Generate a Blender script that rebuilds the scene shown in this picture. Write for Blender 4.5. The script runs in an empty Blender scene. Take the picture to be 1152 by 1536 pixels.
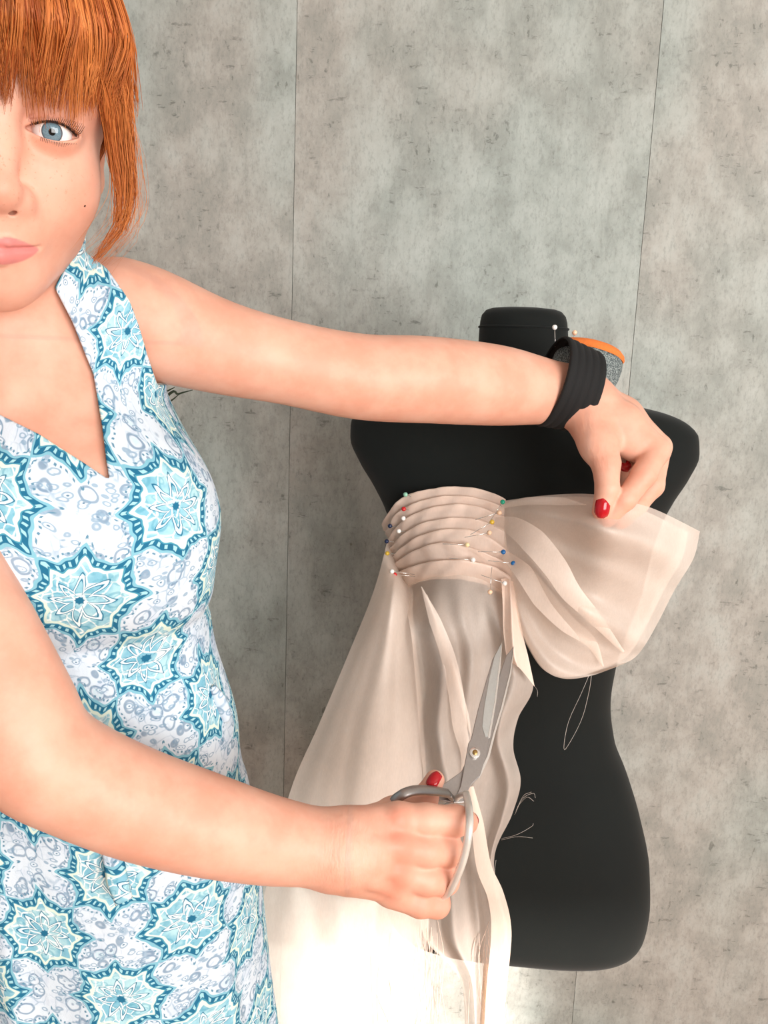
import bpy, bmesh, math, random
import numpy as np
from mathutils import Vector, Matrix
from mathutils.bvhtree import BVHTree

random.seed(7)
rng = np.random.default_rng(7)
scene = bpy.context.scene
col = scene.collection

# ------------------------------------------------------------------ camera
FPX, CX, CY = 1250.0, 576.0, 768.0
CAM = np.array([0.0, 0.0, 1.42])
PITCH, ROLL = math.radians(10.4), math.radians(2.2)
Fw = np.array([0, math.cos(PITCH), -math.sin(PITCH)])
_R0 = np.array([1.0, 0, 0]); _U0 = np.array([0, math.sin(PITCH), math.cos(PITCH)])
Rt = math.cos(ROLL) * _R0 + math.sin(ROLL) * _U0
Up = math.cos(ROLL) * _U0 - math.sin(ROLL) * _R0
cd = bpy.data.cameras.new('camera'); cam = bpy.data.objects.new('camera', cd); col.objects.link(cam)
cd.sensor_fit = 'HORIZONTAL'; cd.sensor_width = 36.0; cd.lens = 36.0 * FPX / 1152.0
cd.clip_start = 0.02
m = Matrix.Identity(4)
for i in range(3):
    m[i][0] = Rt[i]; m[i][1] = Up[i]; m[i][2] = -Fw[i]; m[i][3] = CAM[i]
cam.matrix_world = m
scene.camera = cam

def P(px, py, zc):
    """photo pixel + distance along the optical axis -> world point"""
    return CAM + zc * (Fw + (px - CX) / FPX * Rt - (py - CY) / FPX * Up)
def PY(px, py, y):
    d = Fw + (px - CX) / FPX * Rt - (py - CY) / FPX * Up
    return CAM + d * (y / d[1])
def proj(p):
    q = np.asarray(p) - CAM
    z = q @ Fw
    return CX + FPX * (q @ Rt) / z, CY - FPX * (q @ Up) / z, z

# ------------------------------------------------------------------ world, sun, daylight, exposure
w = bpy.data.worlds.new('sky'); scene.world = w; w.use_nodes = True
w.node_tree.nodes['Background'].inputs[0].default_value = (0.90, 0.95, 1.0, 1)
w.node_tree.nodes['Background'].inputs[1].default_value = 0.42
SUN_A, SUN_E = math.radians(24), math.radians(25)
sun_dir = Vector((-math.cos(SUN_E) * math.sin(SUN_A), math.cos(SUN_E) * math.cos(SUN_A), -math.sin(SUN_E)))
sd = bpy.data.lights.new('sun', 'SUN'); so = bpy.data.objects.new('sun', sd); col.objects.link(so)
sd.energy = 6.0; sd.angle = math.radians(1.4); sd.color = (1.0, 0.95, 0.90)
so.rotation_euler = sun_dir.to_track_quat('-Z', 'Y').to_euler(); so.location = (2, -3, 3)
ad = bpy.data.lights.new('window_daylight', 'AREA'); ao = bpy.data.objects.new('window_daylight', ad); col.objects.link(ao)
ad.shape = 'RECTANGLE'; ad.size = 1.8; ad.size_y = 1.4; ad.energy = 78; ad.color = (1.0, 0.985, 0.965)
ao.location = (1.45, -1.6, 1.50)
ao.rotation_euler = Vector((-0.50, 1.0, -0.10)).to_track_quat('-Z', 'Y').to_euler()
vs = scene.view_settings
vs.view_transform = 'Standard'; vs.look = 'None'; vs.gamma = 1.0; vs.use_curve_mapping = False
vs.exposure = 0.35

# ------------------------------------------------------------------ helpers: nodes
def srgb(h):
    h = h.lstrip('#'); c = [int(h[i:i + 2], 16) / 255 for i in (0, 2, 4)]
    return tuple(x / 12.92 if x <= 0.04045 else ((x + 0.055) / 1.055) ** 2.4 for x in c) + (1.0,)

class NT:
    """small node-graph writer"""
    def __init__(self, name):
        self.mat = bpy.data.materials.new(name); self.mat.use_nodes = True
        self.t = self.mat.node_tree; self.n = self.t.nodes; self.l = self.t.links
        self.bsdf = self.n['Principled BSDF']; self.out = self.n['Material Output']
    def node(self, typ, **kw):
        nd = self.n.new(typ)
        for k, v in kw.items(): setattr(nd, k, v)
        return nd
    def put(self, sock, v):
        if isinstance(v, bpy.types.NodeSocket): self.l.new(v, sock)
        elif v is not None: sock.default_value = v
    def math(self, op, a, b=None, c=None, clamp=False):
        nd = self.node('ShaderNodeMath', operation=op, use_clamp=clamp)
        self.put(nd.inputs[0], a)
        if b is not None: self.put(nd.inputs[1], b)
        if c is not None: self.put(nd.inputs[2], c)
        return nd.outputs[0]
    def mix(self, f, a, b):
        nd = self.node('ShaderNodeMix', data_type='RGBA')
        self.put(nd.inputs[0], f); self.put(nd.inputs[6], a); self.put(nd.inputs[7], b)
        return nd.outputs[2]
    def step(self, x, lo, hi):
        nd = self.node('ShaderNodeMapRange', interpolation_type='SMOOTHSTEP')
        self.put(nd.inputs[0], x); nd.inputs[1].default_value = lo; nd.inputs[2].default_value = hi
        return nd.outputs[0]
    def noise(self, vec, scale, detail=3, rough=0.55, dist=0.0):
        nd = self.node('ShaderNodeTexNoise')
        if vec is not None: self.l.new(vec, nd.inputs['Vector'])
        nd.inputs['Scale'].default_value = scale; nd.inputs['Detail'].default_value = detail
        nd.inputs['Roughness'].default_value = rough; nd.inputs['Distortion'].default_value = dist
        return nd.outputs[0]
    def coord(self, which='Object'):
        return self.node('ShaderNodeTexCoord').outputs[which]
    def mapping(self, vec, scale=(1, 1, 1), loc=(0, 0, 0), rot=(0, 0, 0)):
        nd = self.node('ShaderNodeMapping'); self.l.new(vec, nd.inputs[0])
        nd.inputs['Scale'].default_value = scale; nd.inputs['Location'].default_value = loc; nd.inputs['Rotation'].default_value = rot
        return nd.outputs[0]
    def attr(self, name, out='Color'):
        return self.node('ShaderNodeAttribute', attribute_name=name).outputs[out]
    def bump(self, h, strength=0.3, dist=0.001):
        nd = self.node('ShaderNodeBump'); self.put(nd.inputs['Height'], h)
        nd.inputs['Strength'].default_value = strength; nd.inputs['Distance'].default_value = dist
        self.l.new(nd.outputs[0], self.bsdf.inputs['Normal'])
        return nd.outputs[0]
    def base(self, c): self.put(self.bsdf.inputs['Base Color'], c)
    def set(self, **kw):
        for k, v in kw.items(): self.put(self.bsdf.inputs[k.replace('_', ' ')], v)

def simple(name, color, rough=0.6, metal=0.0, grain=0.06, scale=120.0, bump=0.15, **kw):
    g = NT(name); c = srgb(color) if isinstance(color, str) else color
    n = g.noise(g.coord(), scale)
    dark = tuple(x * (1 - grain * 2.2) for x in c[:3]) + (1,)
    g.base(g.mix(n, dark, c)); g.set(Roughness=rough, Metallic=metal, **kw)
    if bump: g.bump(n, bump, 0.0006)
    return g.mat

# ------------------------------------------------------------------ helpers: objects
def mesh_obj(name, verts, faces, mat, parent=None, smooth=True):
    me = bpy.data.meshes.new(name)
    me.from_pydata([tuple(map(float, v)) for v in verts], [], [tuple(int(i) for i in f) for f in faces])
    return link_mesh(name, me, mat, parent, smooth)
def link_mesh(name, me, mat, parent=None, smooth=True):
    me.update()
    if smooth: me.polygons.foreach_set('use_smooth', np.ones(len(me.polygons), dtype=bool))
    if mat and not me.materials: me.materials.append(mat)
    o = bpy.data.objects.new(name, me); col.objects.link(o)
    if parent: attach(o, parent)
    return o
def attach(o, parent):
    o.parent = parent
    o.matrix_parent_inverse = world_of(parent).inverted()
def world_of(o):
    mw = Matrix.LocRotScale(o.location, o.rotation_euler, o.scale)
    return world_of(o.parent) @ o.matrix_parent_inverse @ mw if o.parent else mw
def big_mesh(name, V, Q, mat, parent=None):
    """numpy verts (n,3) and quads (m,4), fast path"""
    me = bpy.data.meshes.new(name)
    me.vertices.add(len(V)); me.vertices.foreach_set('co', np.ascontiguousarray(V, dtype=np.float32).ravel())
    k = Q.shape[1]
    me.loops.add(Q.size); me.loops.foreach_set('vertex_index', np.ascontiguousarray(Q, dtype=np.int32).ravel())
    me.polygons.add(len(Q)); me.polygons.foreach_set('loop_start', np.arange(len(Q), dtype=np.int32) * k)
    me.update(calc_edges=True); me.validate()
    return link_mesh(name, me, mat, parent)
def empty(name, loc):
    o = bpy.data.objects.new(name, None); o.location = tuple(loc); o.empty_display_size = 0.05
    col.objects.link(o); return o
def tag(o, label, cat, group=None):
    o['label'] = label; o['category'] = cat
    if group: o['group'] = group
    return o
def struct(o, kind='structure'):
    o['kind'] = kind; return o
def box(name, lo, hi, mat, parent=None, bevel=0.0):
    bm = bmesh.new(); bmesh.ops.create_cube(bm, size=1.0)
    for v in bm.verts:
        v.co = Vector([lo[i] + (v.co[i] + 0.5) * (hi[i] - lo[i]) for i in range(3)])
    if bevel: bmesh.ops.bevel(bm, geom=bm.edges[:], offset=bevel, segments=2, affect='EDGES', profile=0.5)
    me = bpy.data.meshes.new(name); bm.to_mesh(me); bm.free()
    return link_mesh(name, me, mat, parent, smooth=False)
def tube_data(pts, rad, sides=8, flat=1.0, ref=None, cap=True):
    """tube along pts (n,3); rad scalar or list; returns verts, faces"""
    pts = np.asarray(pts, float); n = len(pts)
    rad = np.full(n, rad) if np.isscalar(rad) else np.asarray(rad, float)
    T = np.gradient(pts, axis=0); T /= np.linalg.norm(T, axis=1)[:, None] + 1e-12
    r0 = np.array(ref if ref is not None else (0.13, 0.31, 0.94))
    V = []
    for i in range(n):
        a = np.cross(T[i], r0); a /= np.linalg.norm(a) + 1e-12
        b = np.cross(T[i], a)
        for s in range(sides):
            th = 2 * math.pi * s / sides
            V.append(pts[i] + rad[i] * (math.cos(th) * a * flat + math.sin(th) * b))
    F = []
    for i in range(n - 1):
        for s in range(sides):
            s2 = (s + 1) % sides
            F.append((i * sides + s, i * sides + s2, (i + 1) * sides + s2, (i + 1) * sides + s))
    if cap:
        F.append(tuple(range(sides))[::-1]); F.append(tuple((n - 1) * sides + s for s in range(sides)))
    return V, F
def catmull(pts, n):
    """smooth curve through pts -> n samples"""
    p = np.asarray(pts, float); m_ = len(p)
    if m_ == 2: return p[0] + np.linspace(0, 1, n)[:, None] * (p[1] - p[0])
    q = np.vstack([2 * p[0] - p[1], p, 2 * p[-1] - p[-2]])
    t = np.linspace(0, m_ - 1 - 1e-9, n); i = t.astype(int); f = (t - i)[:, None]
    a, b, c, d = q[i], q[i + 1], q[i + 2], q[i + 3]
    return 0.5 * (2 * b + (c - a) * f + (2 * a - 5 * b + 4 * c - d) * f ** 2 + (3 * b - a - 3 * c + d) * f ** 3)
def join_parts(parts):
    V, F = [], []
    for v, f in parts:
        o = len(V); V += list(v); F += [tuple(i + o for i in q) for q in f]
    return V, F
def grid_surface(rows, nu, nv):
    """rows: list (v) of lists (u) of world points -> (nv,nu,3)"""
    rr = np.array([catmull(r, nu) for r in rows])
    return np.stack([catmull(rr[:, j], nv) for j in range(nu)], axis=1)
def grid_obj(name, G, mat, parent):
    nv, nu, _ = G.shape
    idx = np.arange(nv * nu).reshape(nv, nu)
    Q = np.stack([idx[:-1, :-1], idx[:-1, 1:], idx[1:, 1:], idx[1:, :-1]], -1).reshape(-1, 4)
    o = big_mesh(name, G.reshape(-1, 3), Q, mat, parent)
    return o
def rays(pts):
    """unit view-ish directions used only to offset cloth layers towards the room"""
    d = pts - CAM
    return d / np.linalg.norm(d, axis=-1, keepdims=True)

# ------------------------------------------------------------------ helpers: signed-distance modelling
def smin(a, b, k):
    if k <= 0: return np.minimum(a, b)
    h = np.maximum(k - np.abs(a - b), 0) / k
    return np.minimum(a, b) - h * h * k * 0.25
def smax(a, b, k): return -smin(-a, -b, k)
class Cone:
    def __init__(s, a, b, ra, rb, k=0.006, sub=False):
        s.a, s.b, s.ra, s.rb, s.k, s.sub = np.array(a, float), np.array(b, float), ra, rb, k, sub
        s.c = (s.a + s.b) / 2; s.R = np.linalg.norm(s.b - s.a) / 2 + max(ra, rb)
    def __call__(s, p):
        ab = s.b - s.a; q = p - s.a
        t = np.clip(q @ ab / (ab @ ab + 1e-12), 0, 1)
        w_ = q - t[:, None] * ab
        return np.sqrt(np.einsum('ij,ij->i', w_, w_)) - (s.ra + (s.rb - s.ra) * t)
class Ell:
    def __init__(s, c, r, M=None, k=0.01, sub=False):
        s.c, s.r, s.k, s.sub = np.array(c, float), np.array(r, float), k, sub
        s.M = np.eye(3) if M is None else np.array(M, float)     # columns = axes
        s.R = max(r)
    def __call__(s, p):
        q = (p - s.c) @ s.M
        q = q / s.r; k0 = np.sqrt(np.einsum('ij,ij->i', q, q)); q = q / s.r; k1 = np.sqrt(np.einsum('ij,ij->i', q, q))
        return np.where(k1 > 1e-9, k0 * (k0 - 1) / np.maximum(k1, 1e-9), -min(s.r))
class Fn:
    def __init__(s, fn, c, R, k=0.01, sub=False): s.fn, s.c, s.R, s.k, s.sub = fn, np.array(c, float), R, k, sub
    def __call__(s, p): return s.fn(p)
class Group:
    def __init__(s, prims): s.p = prims
    def ev(s, pts, bc=None, br=None):
        d = np.full(len(pts), 1.0)
        use = s.p
        if bc is not None:
            if len(s.p) != getattr(s, 'n', -1):
                s.n = len(s.p); s.C = np.array([q.c for q in s.p]); s.RR = np.array([q.R + q.k for q in s.p])
            far = np.sqrt(((s.C - bc) ** 2).sum(1)) - s.RR - br
            use = [s.p[i] for i in np.flatnonzero(far <= 2.2 * br + 0.004)]
        for q in use:
            v = q(pts)
            d = smax(d, -v, q.k) if q.sub else smin(d, v, q.k)
        return d
def polygonize(ev, lo, hi, h, B=12, reach=1.5):
    """sparse surface nets; ev(points, block_centre, block_radius)"""
    lo = np.array(lo, float); hi = np.array(hi, float)
    nb = np.ceil((hi - lo) / (B * h)).astype(int)
    bi = np.stack(np.meshgrid(*[np.arange(k) for k in nb], indexing='ij'), -1).reshape(-1, 3)
    cen = lo + (bi + 0.5) * B * h; br = 0.8661 * B * h
    d = np.concatenate([ev(c, None, None) for c in np.array_split(cen, max(1, len(cen) // 40000))])
    bi = bi[np.abs(d) < br * reach]
    N = nb * B + 2
    g = np.stack(np.meshgrid(*[np.arange(B + 1)] * 3, indexing='ij'), -1).reshape(-1, 3)
    KV, VV, EK = [], [], []
    corner = [(a, b, c) for a in (0, 1) for b in (0, 1) for c in (0, 1)]
    edges = [(i, j) for i in range(8) for j in range(i + 1, 8) if sum(abs(corner[i][t] - corner[j][t]) for t in range(3)) == 1]
    def key(i): return (i[:, 0].astype(np.int64) * N[1] + i[:, 1]) * N[2] + i[:, 2]
    for b in bi:
        base = b * B
        pts = lo + (g + base) * h
        f = ev(pts, lo + (b + 0.5) * B * h, br).reshape(B + 1, B + 1, B + 1)
        if f.min() > 0 or f.max() < 0: continue
        cv = np.stack([f[a:a + B, c:c + B, e:e + B] for a, c, e in corner], -1)
        s = cv < 0; act = s.any(-1) & ~s.all(-1)
        ii = np.argwhere(act)
        if len(ii) == 0: continue
        cc = cv[act]; acc = np.zeros((len(ii), 3)); cnt = np.zeros(len(ii))
        for (x, y) in edges:
            fa, fb = cc[:, x], cc[:, y]; cr = (fa < 0) != (fb < 0)
            t = np.where(cr, fa / np.where(cr, fa - fb, 1), 0)
            pa, pb = np.array(corner[x], float), np.array(corner[y], float)
            acc += np.where(cr[:, None], pa + t[:, None] * (pb - pa), 0); cnt += cr
        KV.append(key(ii + base)); VV.append(lo + (ii + base + acc / cnt[:, None]) * h)
        for ax in range(3):
            sl0 = [slice(0, B)] * 3; sl1 = [slice(0, B)] * 3; sl1[ax] = slice(1, B + 1)
            fa, fb = f[tuple(sl0)], f[tuple(sl1)]
            cr = (fa < 0) != (fb < 0)
            e = np.argwhere(cr)
            if len(e): EK.append((ax, e + base, fa[cr] < 0))
    K = np.concatenate(KV); V = np.concatenate(VV); o = np.argsort(K); K = K[o]; V = V[o]
    Q = []
    for ax, e, inside in EK:
        u, v = (ax + 1) % 3, (ax + 2) % 3
        c = []
        for du, dv in ((1, 1), (0, 1), (0, 0), (1, 0)):
            t = e.copy(); t[:, u] -= du; t[:, v] -= dv
            kk = key(t); p = np.searchsorted(K, kk); p = np.minimum(p, len(K) - 1)
            c.append(np.where(K[p] == kk, p, -1))
        q = np.stack(c, -1); q[~inside] = q[~inside][:, ::-1]
        Q.append(q[(q >= 0).all(1)])
    return V, np.concatenate(Q)
def compact(V, Q):
    u, inv = np.unique(Q, return_inverse=True)
    return V[u], inv.reshape(Q.shape)
def poly_sd(poly, x, y):
    """signed distance to a closed 2-D polygon (negative inside)"""
    poly = np.asarray(poly, float); d = np.full(x.shape, 1e18); ins = np.zeros(x.shape, bool)
    n = len(poly)
    for i in range(n):
        x0, y0 = poly[i]; x1, y1 = poly[(i + 1) % n]
        ex, ey = x1 - x0, y1 - y0; wx, wy = x - x0, y - y0
        t = np.clip((wx * ex + wy * ey) / (ex * ex + ey * ey + 1e-12), 0, 1)
        d = np.minimum(d, (wx - ex * t) ** 2 + (wy - ey * t) ** 2)
        c = ((y0 > y) != (y1 > y)) & (x < (x1 - x0) * (y - y0) / (y1 - y0 + 1e-12) + x0)
        ins ^= c
    return np.where(ins, -1, 1) * np.sqrt(d)
def chain(pts, k=0.006, fine=1):
    """pts: (px,py,zc,r) -> list of cones"""
    out = []
    w_ = np.array([list(P(*a[:3])) + [a[3]] for a in pts])
    if fine > 1: w_ = catmull(w_, (len(w_) - 1) * fine + 1)
    for a, b in zip(w_[:-1], w_[1:]):
        out.append(Cone(a[:3], b[:3], a[3], b[3], k))
    return out

# ------------------------------------------------------------------ materials
def mat_wallpaper():
    g = NT('concrete_look_wallpaper')
    oi = g.node('ShaderNodeObjectInfo').outputs['Random']
    cmb = g.node('ShaderNodeCombineXYZ'); g.l.new(g.math('MULTIPLY', oi, 37.0), cmb.inputs[2])
    va = g.node('ShaderNodeVectorMath', operation='ADD'); g.l.new(g.coord(), va.inputs[0]); g.l.new(cmb.outputs[0], va.inputs[1])
    v = va.outputs[0]
    big = g.noise(g.mapping(v, (1.3, 1, 0.8)), 2.2, 3, 0.5)
    mid = g.noise(g.mapping(v, (1.25, 1, 0.9)), 12.0, 9, 0.70)
    fine = g.noise(g.mapping(v, (1.5, 1, 0.7)), 170.0, 4, 0.7)
    str_ = g.noise(g.mapping(v, (9.0, 1, 0.8)), 9.0, 5, 0.65)
    c = g.mix(g.step(big, 0.38, 0.64), srgb('#a1a8a2'), srgb('#a9a49c'))
    c = g.mix(g.math('MULTIPLY', g.step(mid, 0.42, 0.70), 0.55), c, srgb('#7f837c'))
    c = g.mix(g.math('MULTIPLY', g.step(g.math('SUBTRACT', 1.0, mid), 0.45, 0.70), 0.45), c, srgb('#bfc5bf'))
    c = g.mix(g.math('MULTIPLY', g.step(str_, 0.52, 0.72), 0.22), c, srgb('#7f857f'))
    c = g.mix(g.math('MULTIPLY', g.step(fine, 0.45, 0.72), 0.40), c, srgb('#777a74'))
    # little pits and scratches
    pit = g.noise(g.mapping(v, (60.0, 1, 34.0)), 1.6, 4, 0.65)
    pm = g.math('MULTIPLY', g.step(pit, 0.60, 0.68), g.step(mid, 0.46, 0.60))
    scr = g.noise(g.mapping(v, (26.0, 1, 90.0), (3, 0, 1)), 1.3, 4, 0.65)
    sm = g.math('MULTIPLY', g.step(scr, 0.61, 0.68), g.step(mid, 0.46, 0.60))
    c = g.mix(g.math('MULTIPLY', g.math('MAXIMUM', pm, sm), 0.60), c, srgb('#565852'))
    g.base(c); g.set(Roughness=0.62)
    g.bsdf.inputs['Specular IOR Level'].default_value = 0.3
    g.bump(g.math('SUBTRACT', g.math('MULTIPLY', mid, 0.6), g.math('MULTIPLY', pm, 0.8)), 0.25, 0.001)
    return g.mat
def mat_wood(name, c1, c2, scale=14.0):
    g = NT(name); v = g.mapping(g.coord(), (1, 9, 1)); oi = g.node('ShaderNodeObjectInfo').outputs['Random']
    n = g.noise(v, scale, 5, 0.6, 0.8)
    c = g.mix(n, srgb(c1), srgb(c2)); c = g.mix(g.math('MULTIPLY', oi, 0.3), c, srgb(c1))
    g.base(c); g.set(Roughness=0.45); g.bump(n, 0.1, 0.0008); return g.mat
def mat_skin():
    g = NT('skin'); v = g.coord()
    n1 = g.noise(v, 28, 4, 0.6); n2 = g.noise(v, 420, 3, 0.6); n3 = g.noise(v, 900, 2, 0.5)
    c = g.mix(g.step(n1, 0.3, 0.75), srgb('#d99d85'), srgb('#e3b099'))
    mk = g.node('ShaderNodeAttribute', attribute_name='skinmask')
    sep = g.node('ShaderNodeSeparateColor'); g.l.new(mk.outputs['Color'], sep.inputs[0])
    red, lips, frk = sep.outputs[0], sep.outputs[1], sep.outputs[2]
    c = g.mix(g.math('MULTIPLY', red, 0.75), c, srgb('#d9826a'))
    c = g.mix(lips, c, srgb('#d0807a'))
    spots = g.math('MULTIPLY', g.step(g.noise(v, 520, 2, 0.5), 0.62, 0.72), frk)
    c = g.mix(g.math('MULTIPLY', spots, 0.35), c, srgb('#a8633f'))
    g.base(c); g.set(Roughness=0.5)
    g.bsdf.inputs['Subsurface Weight'].default_value = 0.12
    g.bsdf.inputs['Subsurface Radius'].default_value = (0.008, 0.003, 0.0015)
    g.bsdf.inputs['Subsurface Scale'].default_value = 0.6
    g.bsdf.inputs['Specular IOR Level'].default_value = 0.35
    h = g.math('ADD', g.math('MULTIPLY', n2, 0.7), g.math('MULTIPLY', n3, 0.3))
    cr = g.attr('crease', 'Fac')
    wr = g.noise(g.mapping(v, (190, 60, 60)), 1.0, 3, 0.6)
    h = g.math('ADD', g.math('MULTIPLY', h, 0.35), g.math('MULTIPLY', wr, g.math('MULTIPLY', cr, 8.0)))
    g.bump(h, 0.35, 0.0007)
    return g.mat
def mat_dress():
    """blue and white medallion print; 'cloth_uv' holds metres along the cloth"""
    g = NT('blue_paisley_cotton')
    uv = g.attr('cloth_uv', 'Vector')
    wob = g.node('ShaderNodeTexNoise'); g.l.new(uv, wob.inputs['Vector']); wob.inputs['Scale'].default_value = 21; wob.inputs['Detail'].default_value = 3
    vm = g.node('ShaderNodeVectorMath', operation='MULTIPLY_ADD')
    g.l.new(wob.outputs['Color'], vm.inputs[0]); vm.inputs[1].default_value = (0.021, 0.021, 0); g.l.new(uv, vm.inputs[2])
    sp = g.node('ShaderNodeSeparateXYZ'); g.l.new(vm.outputs[0], sp.inputs[0])
    u, v = sp.outputs[0], sp.outputs[1]
    L = 0.122
    a = g.math('DIVIDE', g.math('ADD', u, v), L); b = g.math('DIVIDE', g.math('SUBTRACT', u, v), L)
    fa = g.math('SUBTRACT', g.math('FRACT', a), 0.5); fb = g.math('SUBTRACT', g.math('FRACT', b), 0.5)
    r = g.math('SQRT', g.math('ADD', g.math('MULTIPLY', fa, fa), g.math('MULTIPLY', fb, fb)))
    th = g.math('ARCTAN2', fb, fa)
    s4 = g.math('ABSOLUTE', g.math('SINE', g.math('MULTIPLY', th, 4.0)))
    c16 = g.math('COSINE', g.math('MULTIPLY', th, 16.0))
    R = g.math('ADD', g.math('SUBTRACT', 0.505, g.math('MULTIPLY', s4, 0.115)), g.math('MULTIPLY', c16, 0.014))
    d = g.math('DIVIDE', r, R)
    white, grey, teal, dark, blue, pale, cream = [srgb(x) for x in ('#d3dfe9', '#5f809c', '#4a95ad', '#23698a', '#7db6ca', '#b0d7de', '#d8e8da')]
    # ground: paisley drops and curls
    vor = g.node('ShaderNodeTexVoronoi', feature='F1'); g.l.new(vm.outputs[0], vor.inputs['Vector']); vor.inputs['Scale'].default_value = 62
    d1 = vor.outputs['Distance']
    ring = g.math('MAXIMUM', g.math('SUBTRACT', 1.0, g.step(g.math('ABSOLUTE', g.math('SUBTRACT', d1, 0.34)), 0.02, 0.075)),
                  g.math('SUBTRACT', 1.0, g.step(d1, 0.08, 0.14)))
    vor2 = g.node('ShaderNodeTexVoronoi', feature='DISTANCE_TO_EDGE'); g.l.new(vm.outputs[0], vor2.inputs['Vector']); vor2.inputs['Scale'].default_value = 95
    lace = g.math('SUBTRACT', 1.0, g.step(vor2.outputs['Distance'], 0.01, 0.07))
    wv = g.noise(uv, 45, 3, 0.6)
    ground = g.mix(g.math('MULTIPLY', ring, g.math('ADD', 0.45, g.math('MULTIPLY', wv, 0.6))), g.mix(g.step(wv, 0.45, 0.7), white, srgb('#c6d3e2')), grey)
    ground = g.mix(g.math('MULTIPLY', lace, g.step(wv, 0.42, 0.62)), ground, srgb('#a3b9cb'))
    ground = g.mix(g.math('MULTIPLY', g.step(g.math('SUBTRACT', 0.30, g.math('ABSOLUTE', g.math('SUBTRACT', d1, 0.18))), 0.2, 0.3), g.step(wv, 0.5, 0.6)), ground, srgb('#c5dbe4'))
    vor3 = g.node('ShaderNodeTexVoronoi', feature='F1'); g.l.new(g.mapping(vm.outputs[0], (1, 1.6, 1), (0.3, 0.1, 0), (0, 0, 0.6)), vor3.inputs['Vector']); vor3.inputs['Scale'].default_value = 105
    d3 = vor3.outputs['Distance']
    drop = g.math('SUBTRACT', 1.0, g.step(g.math('ABSOLUTE', g.math('SUBTRACT', d3, 0.30)), 0.03, 0.10))
    ground = g.mix(g.math('MULTIPLY', drop, 0.75), ground, srgb('#7f9db5'))
    ground = g.mix(g.math('SUBTRACT', 1.0, g.step(d3, 0.06, 0.12)), ground, srgb('#5f819a'))
    # medallion field
    fld = g.mix(lace, g.mix(g.step(wv, 0.4, 0.65), blue, pale), srgb('#eef5f2'))
    fld = g.mix(g.math('MULTIPLY', ring, 0.45), fld, teal)
    fld = g.mix(g.math('MULTIPLY', drop, 0.4), fld, srgb('#5ba0b6'))
    petal = g.math('ADD', 0.20, g.math('MULTIPLY', g.math('ABSOLUTE', g.math('COSINE', g.math('MULTIPLY', th, 4.0))), 0.22))
    pd = g.math('ABSOLUTE', g.math('SUBTRACT', d, petal))
    fld = g.mix(g.math('SUBTRACT', 1.0, g.step(pd, 0.012, 0.045)), fld, srgb('#f2f6f4'))
    fld = g.mix(g.math('SUBTRACT', 1.0, g.step(g.math('ABSOLUTE', g.math('SUBTRACT', pd, 0.06)), 0.006, 0.022)), fld, dark)
    fld = g.mix(g.math('SUBTRACT', 1.0, g.step(d, 0.07, 0.10)), fld, dark)
    c = g.mix(g.step(d, 0.655, 0.675), fld, cream)
    c = g.mix(g.step(d, 0.735, 0.75), c, teal)
    bead = g.math('COSINE', g.math('MULTIPLY', th, 40.0))
    bar = g.math('MULTIPLY', g.step(bead, 0.1, 0.5), g.math('SUBTRACT', 1.0, g.step(g.math('ABSOLUTE', g.math('SUBTRACT', d, 0.835)), 0.035, 0.055)))
    border = g.mix(bar, dark, srgb('#9fd0d8'))
    c = g.mix(g.step(d, 0.765, 0.78), c, border)
    c = g.mix(g.step(d, 0.905, 0.92), c, srgb('#7fb7c8'))
    c = g.mix(g.step(d, 0.97, 0.985), c, ground)
    dots = g.math('MULTIPLY', g.math('SUBTRACT', 1.0, g.step(g.math('ABSOLUTE', g.math('SUBTRACT', d, 1.06)), 0.012, 0.035)), g.step(g.math('COSINE', g.math('MULTIPLY', th, 64.0)), 0.0, 0.5))
    c = g.mix(dots, c, srgb('#5f8aa2'))
    g.base(c); g.set(Roughness=0.85)
    g.bsdf.inputs['Specular IOR Level'].default_value = 0.15
    fold = g.noise(g.mapping(uv, (1.6, 0.5, 1)), 22, 3, 0.5)
    g.bump(g.math('ADD', g.math('MULTIPLY', fold, 4.0), g.math('MULTIPLY', g.noise(uv, 900, 2), 0.25)), 0.5, 0.0016)
    return g.mat
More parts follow.
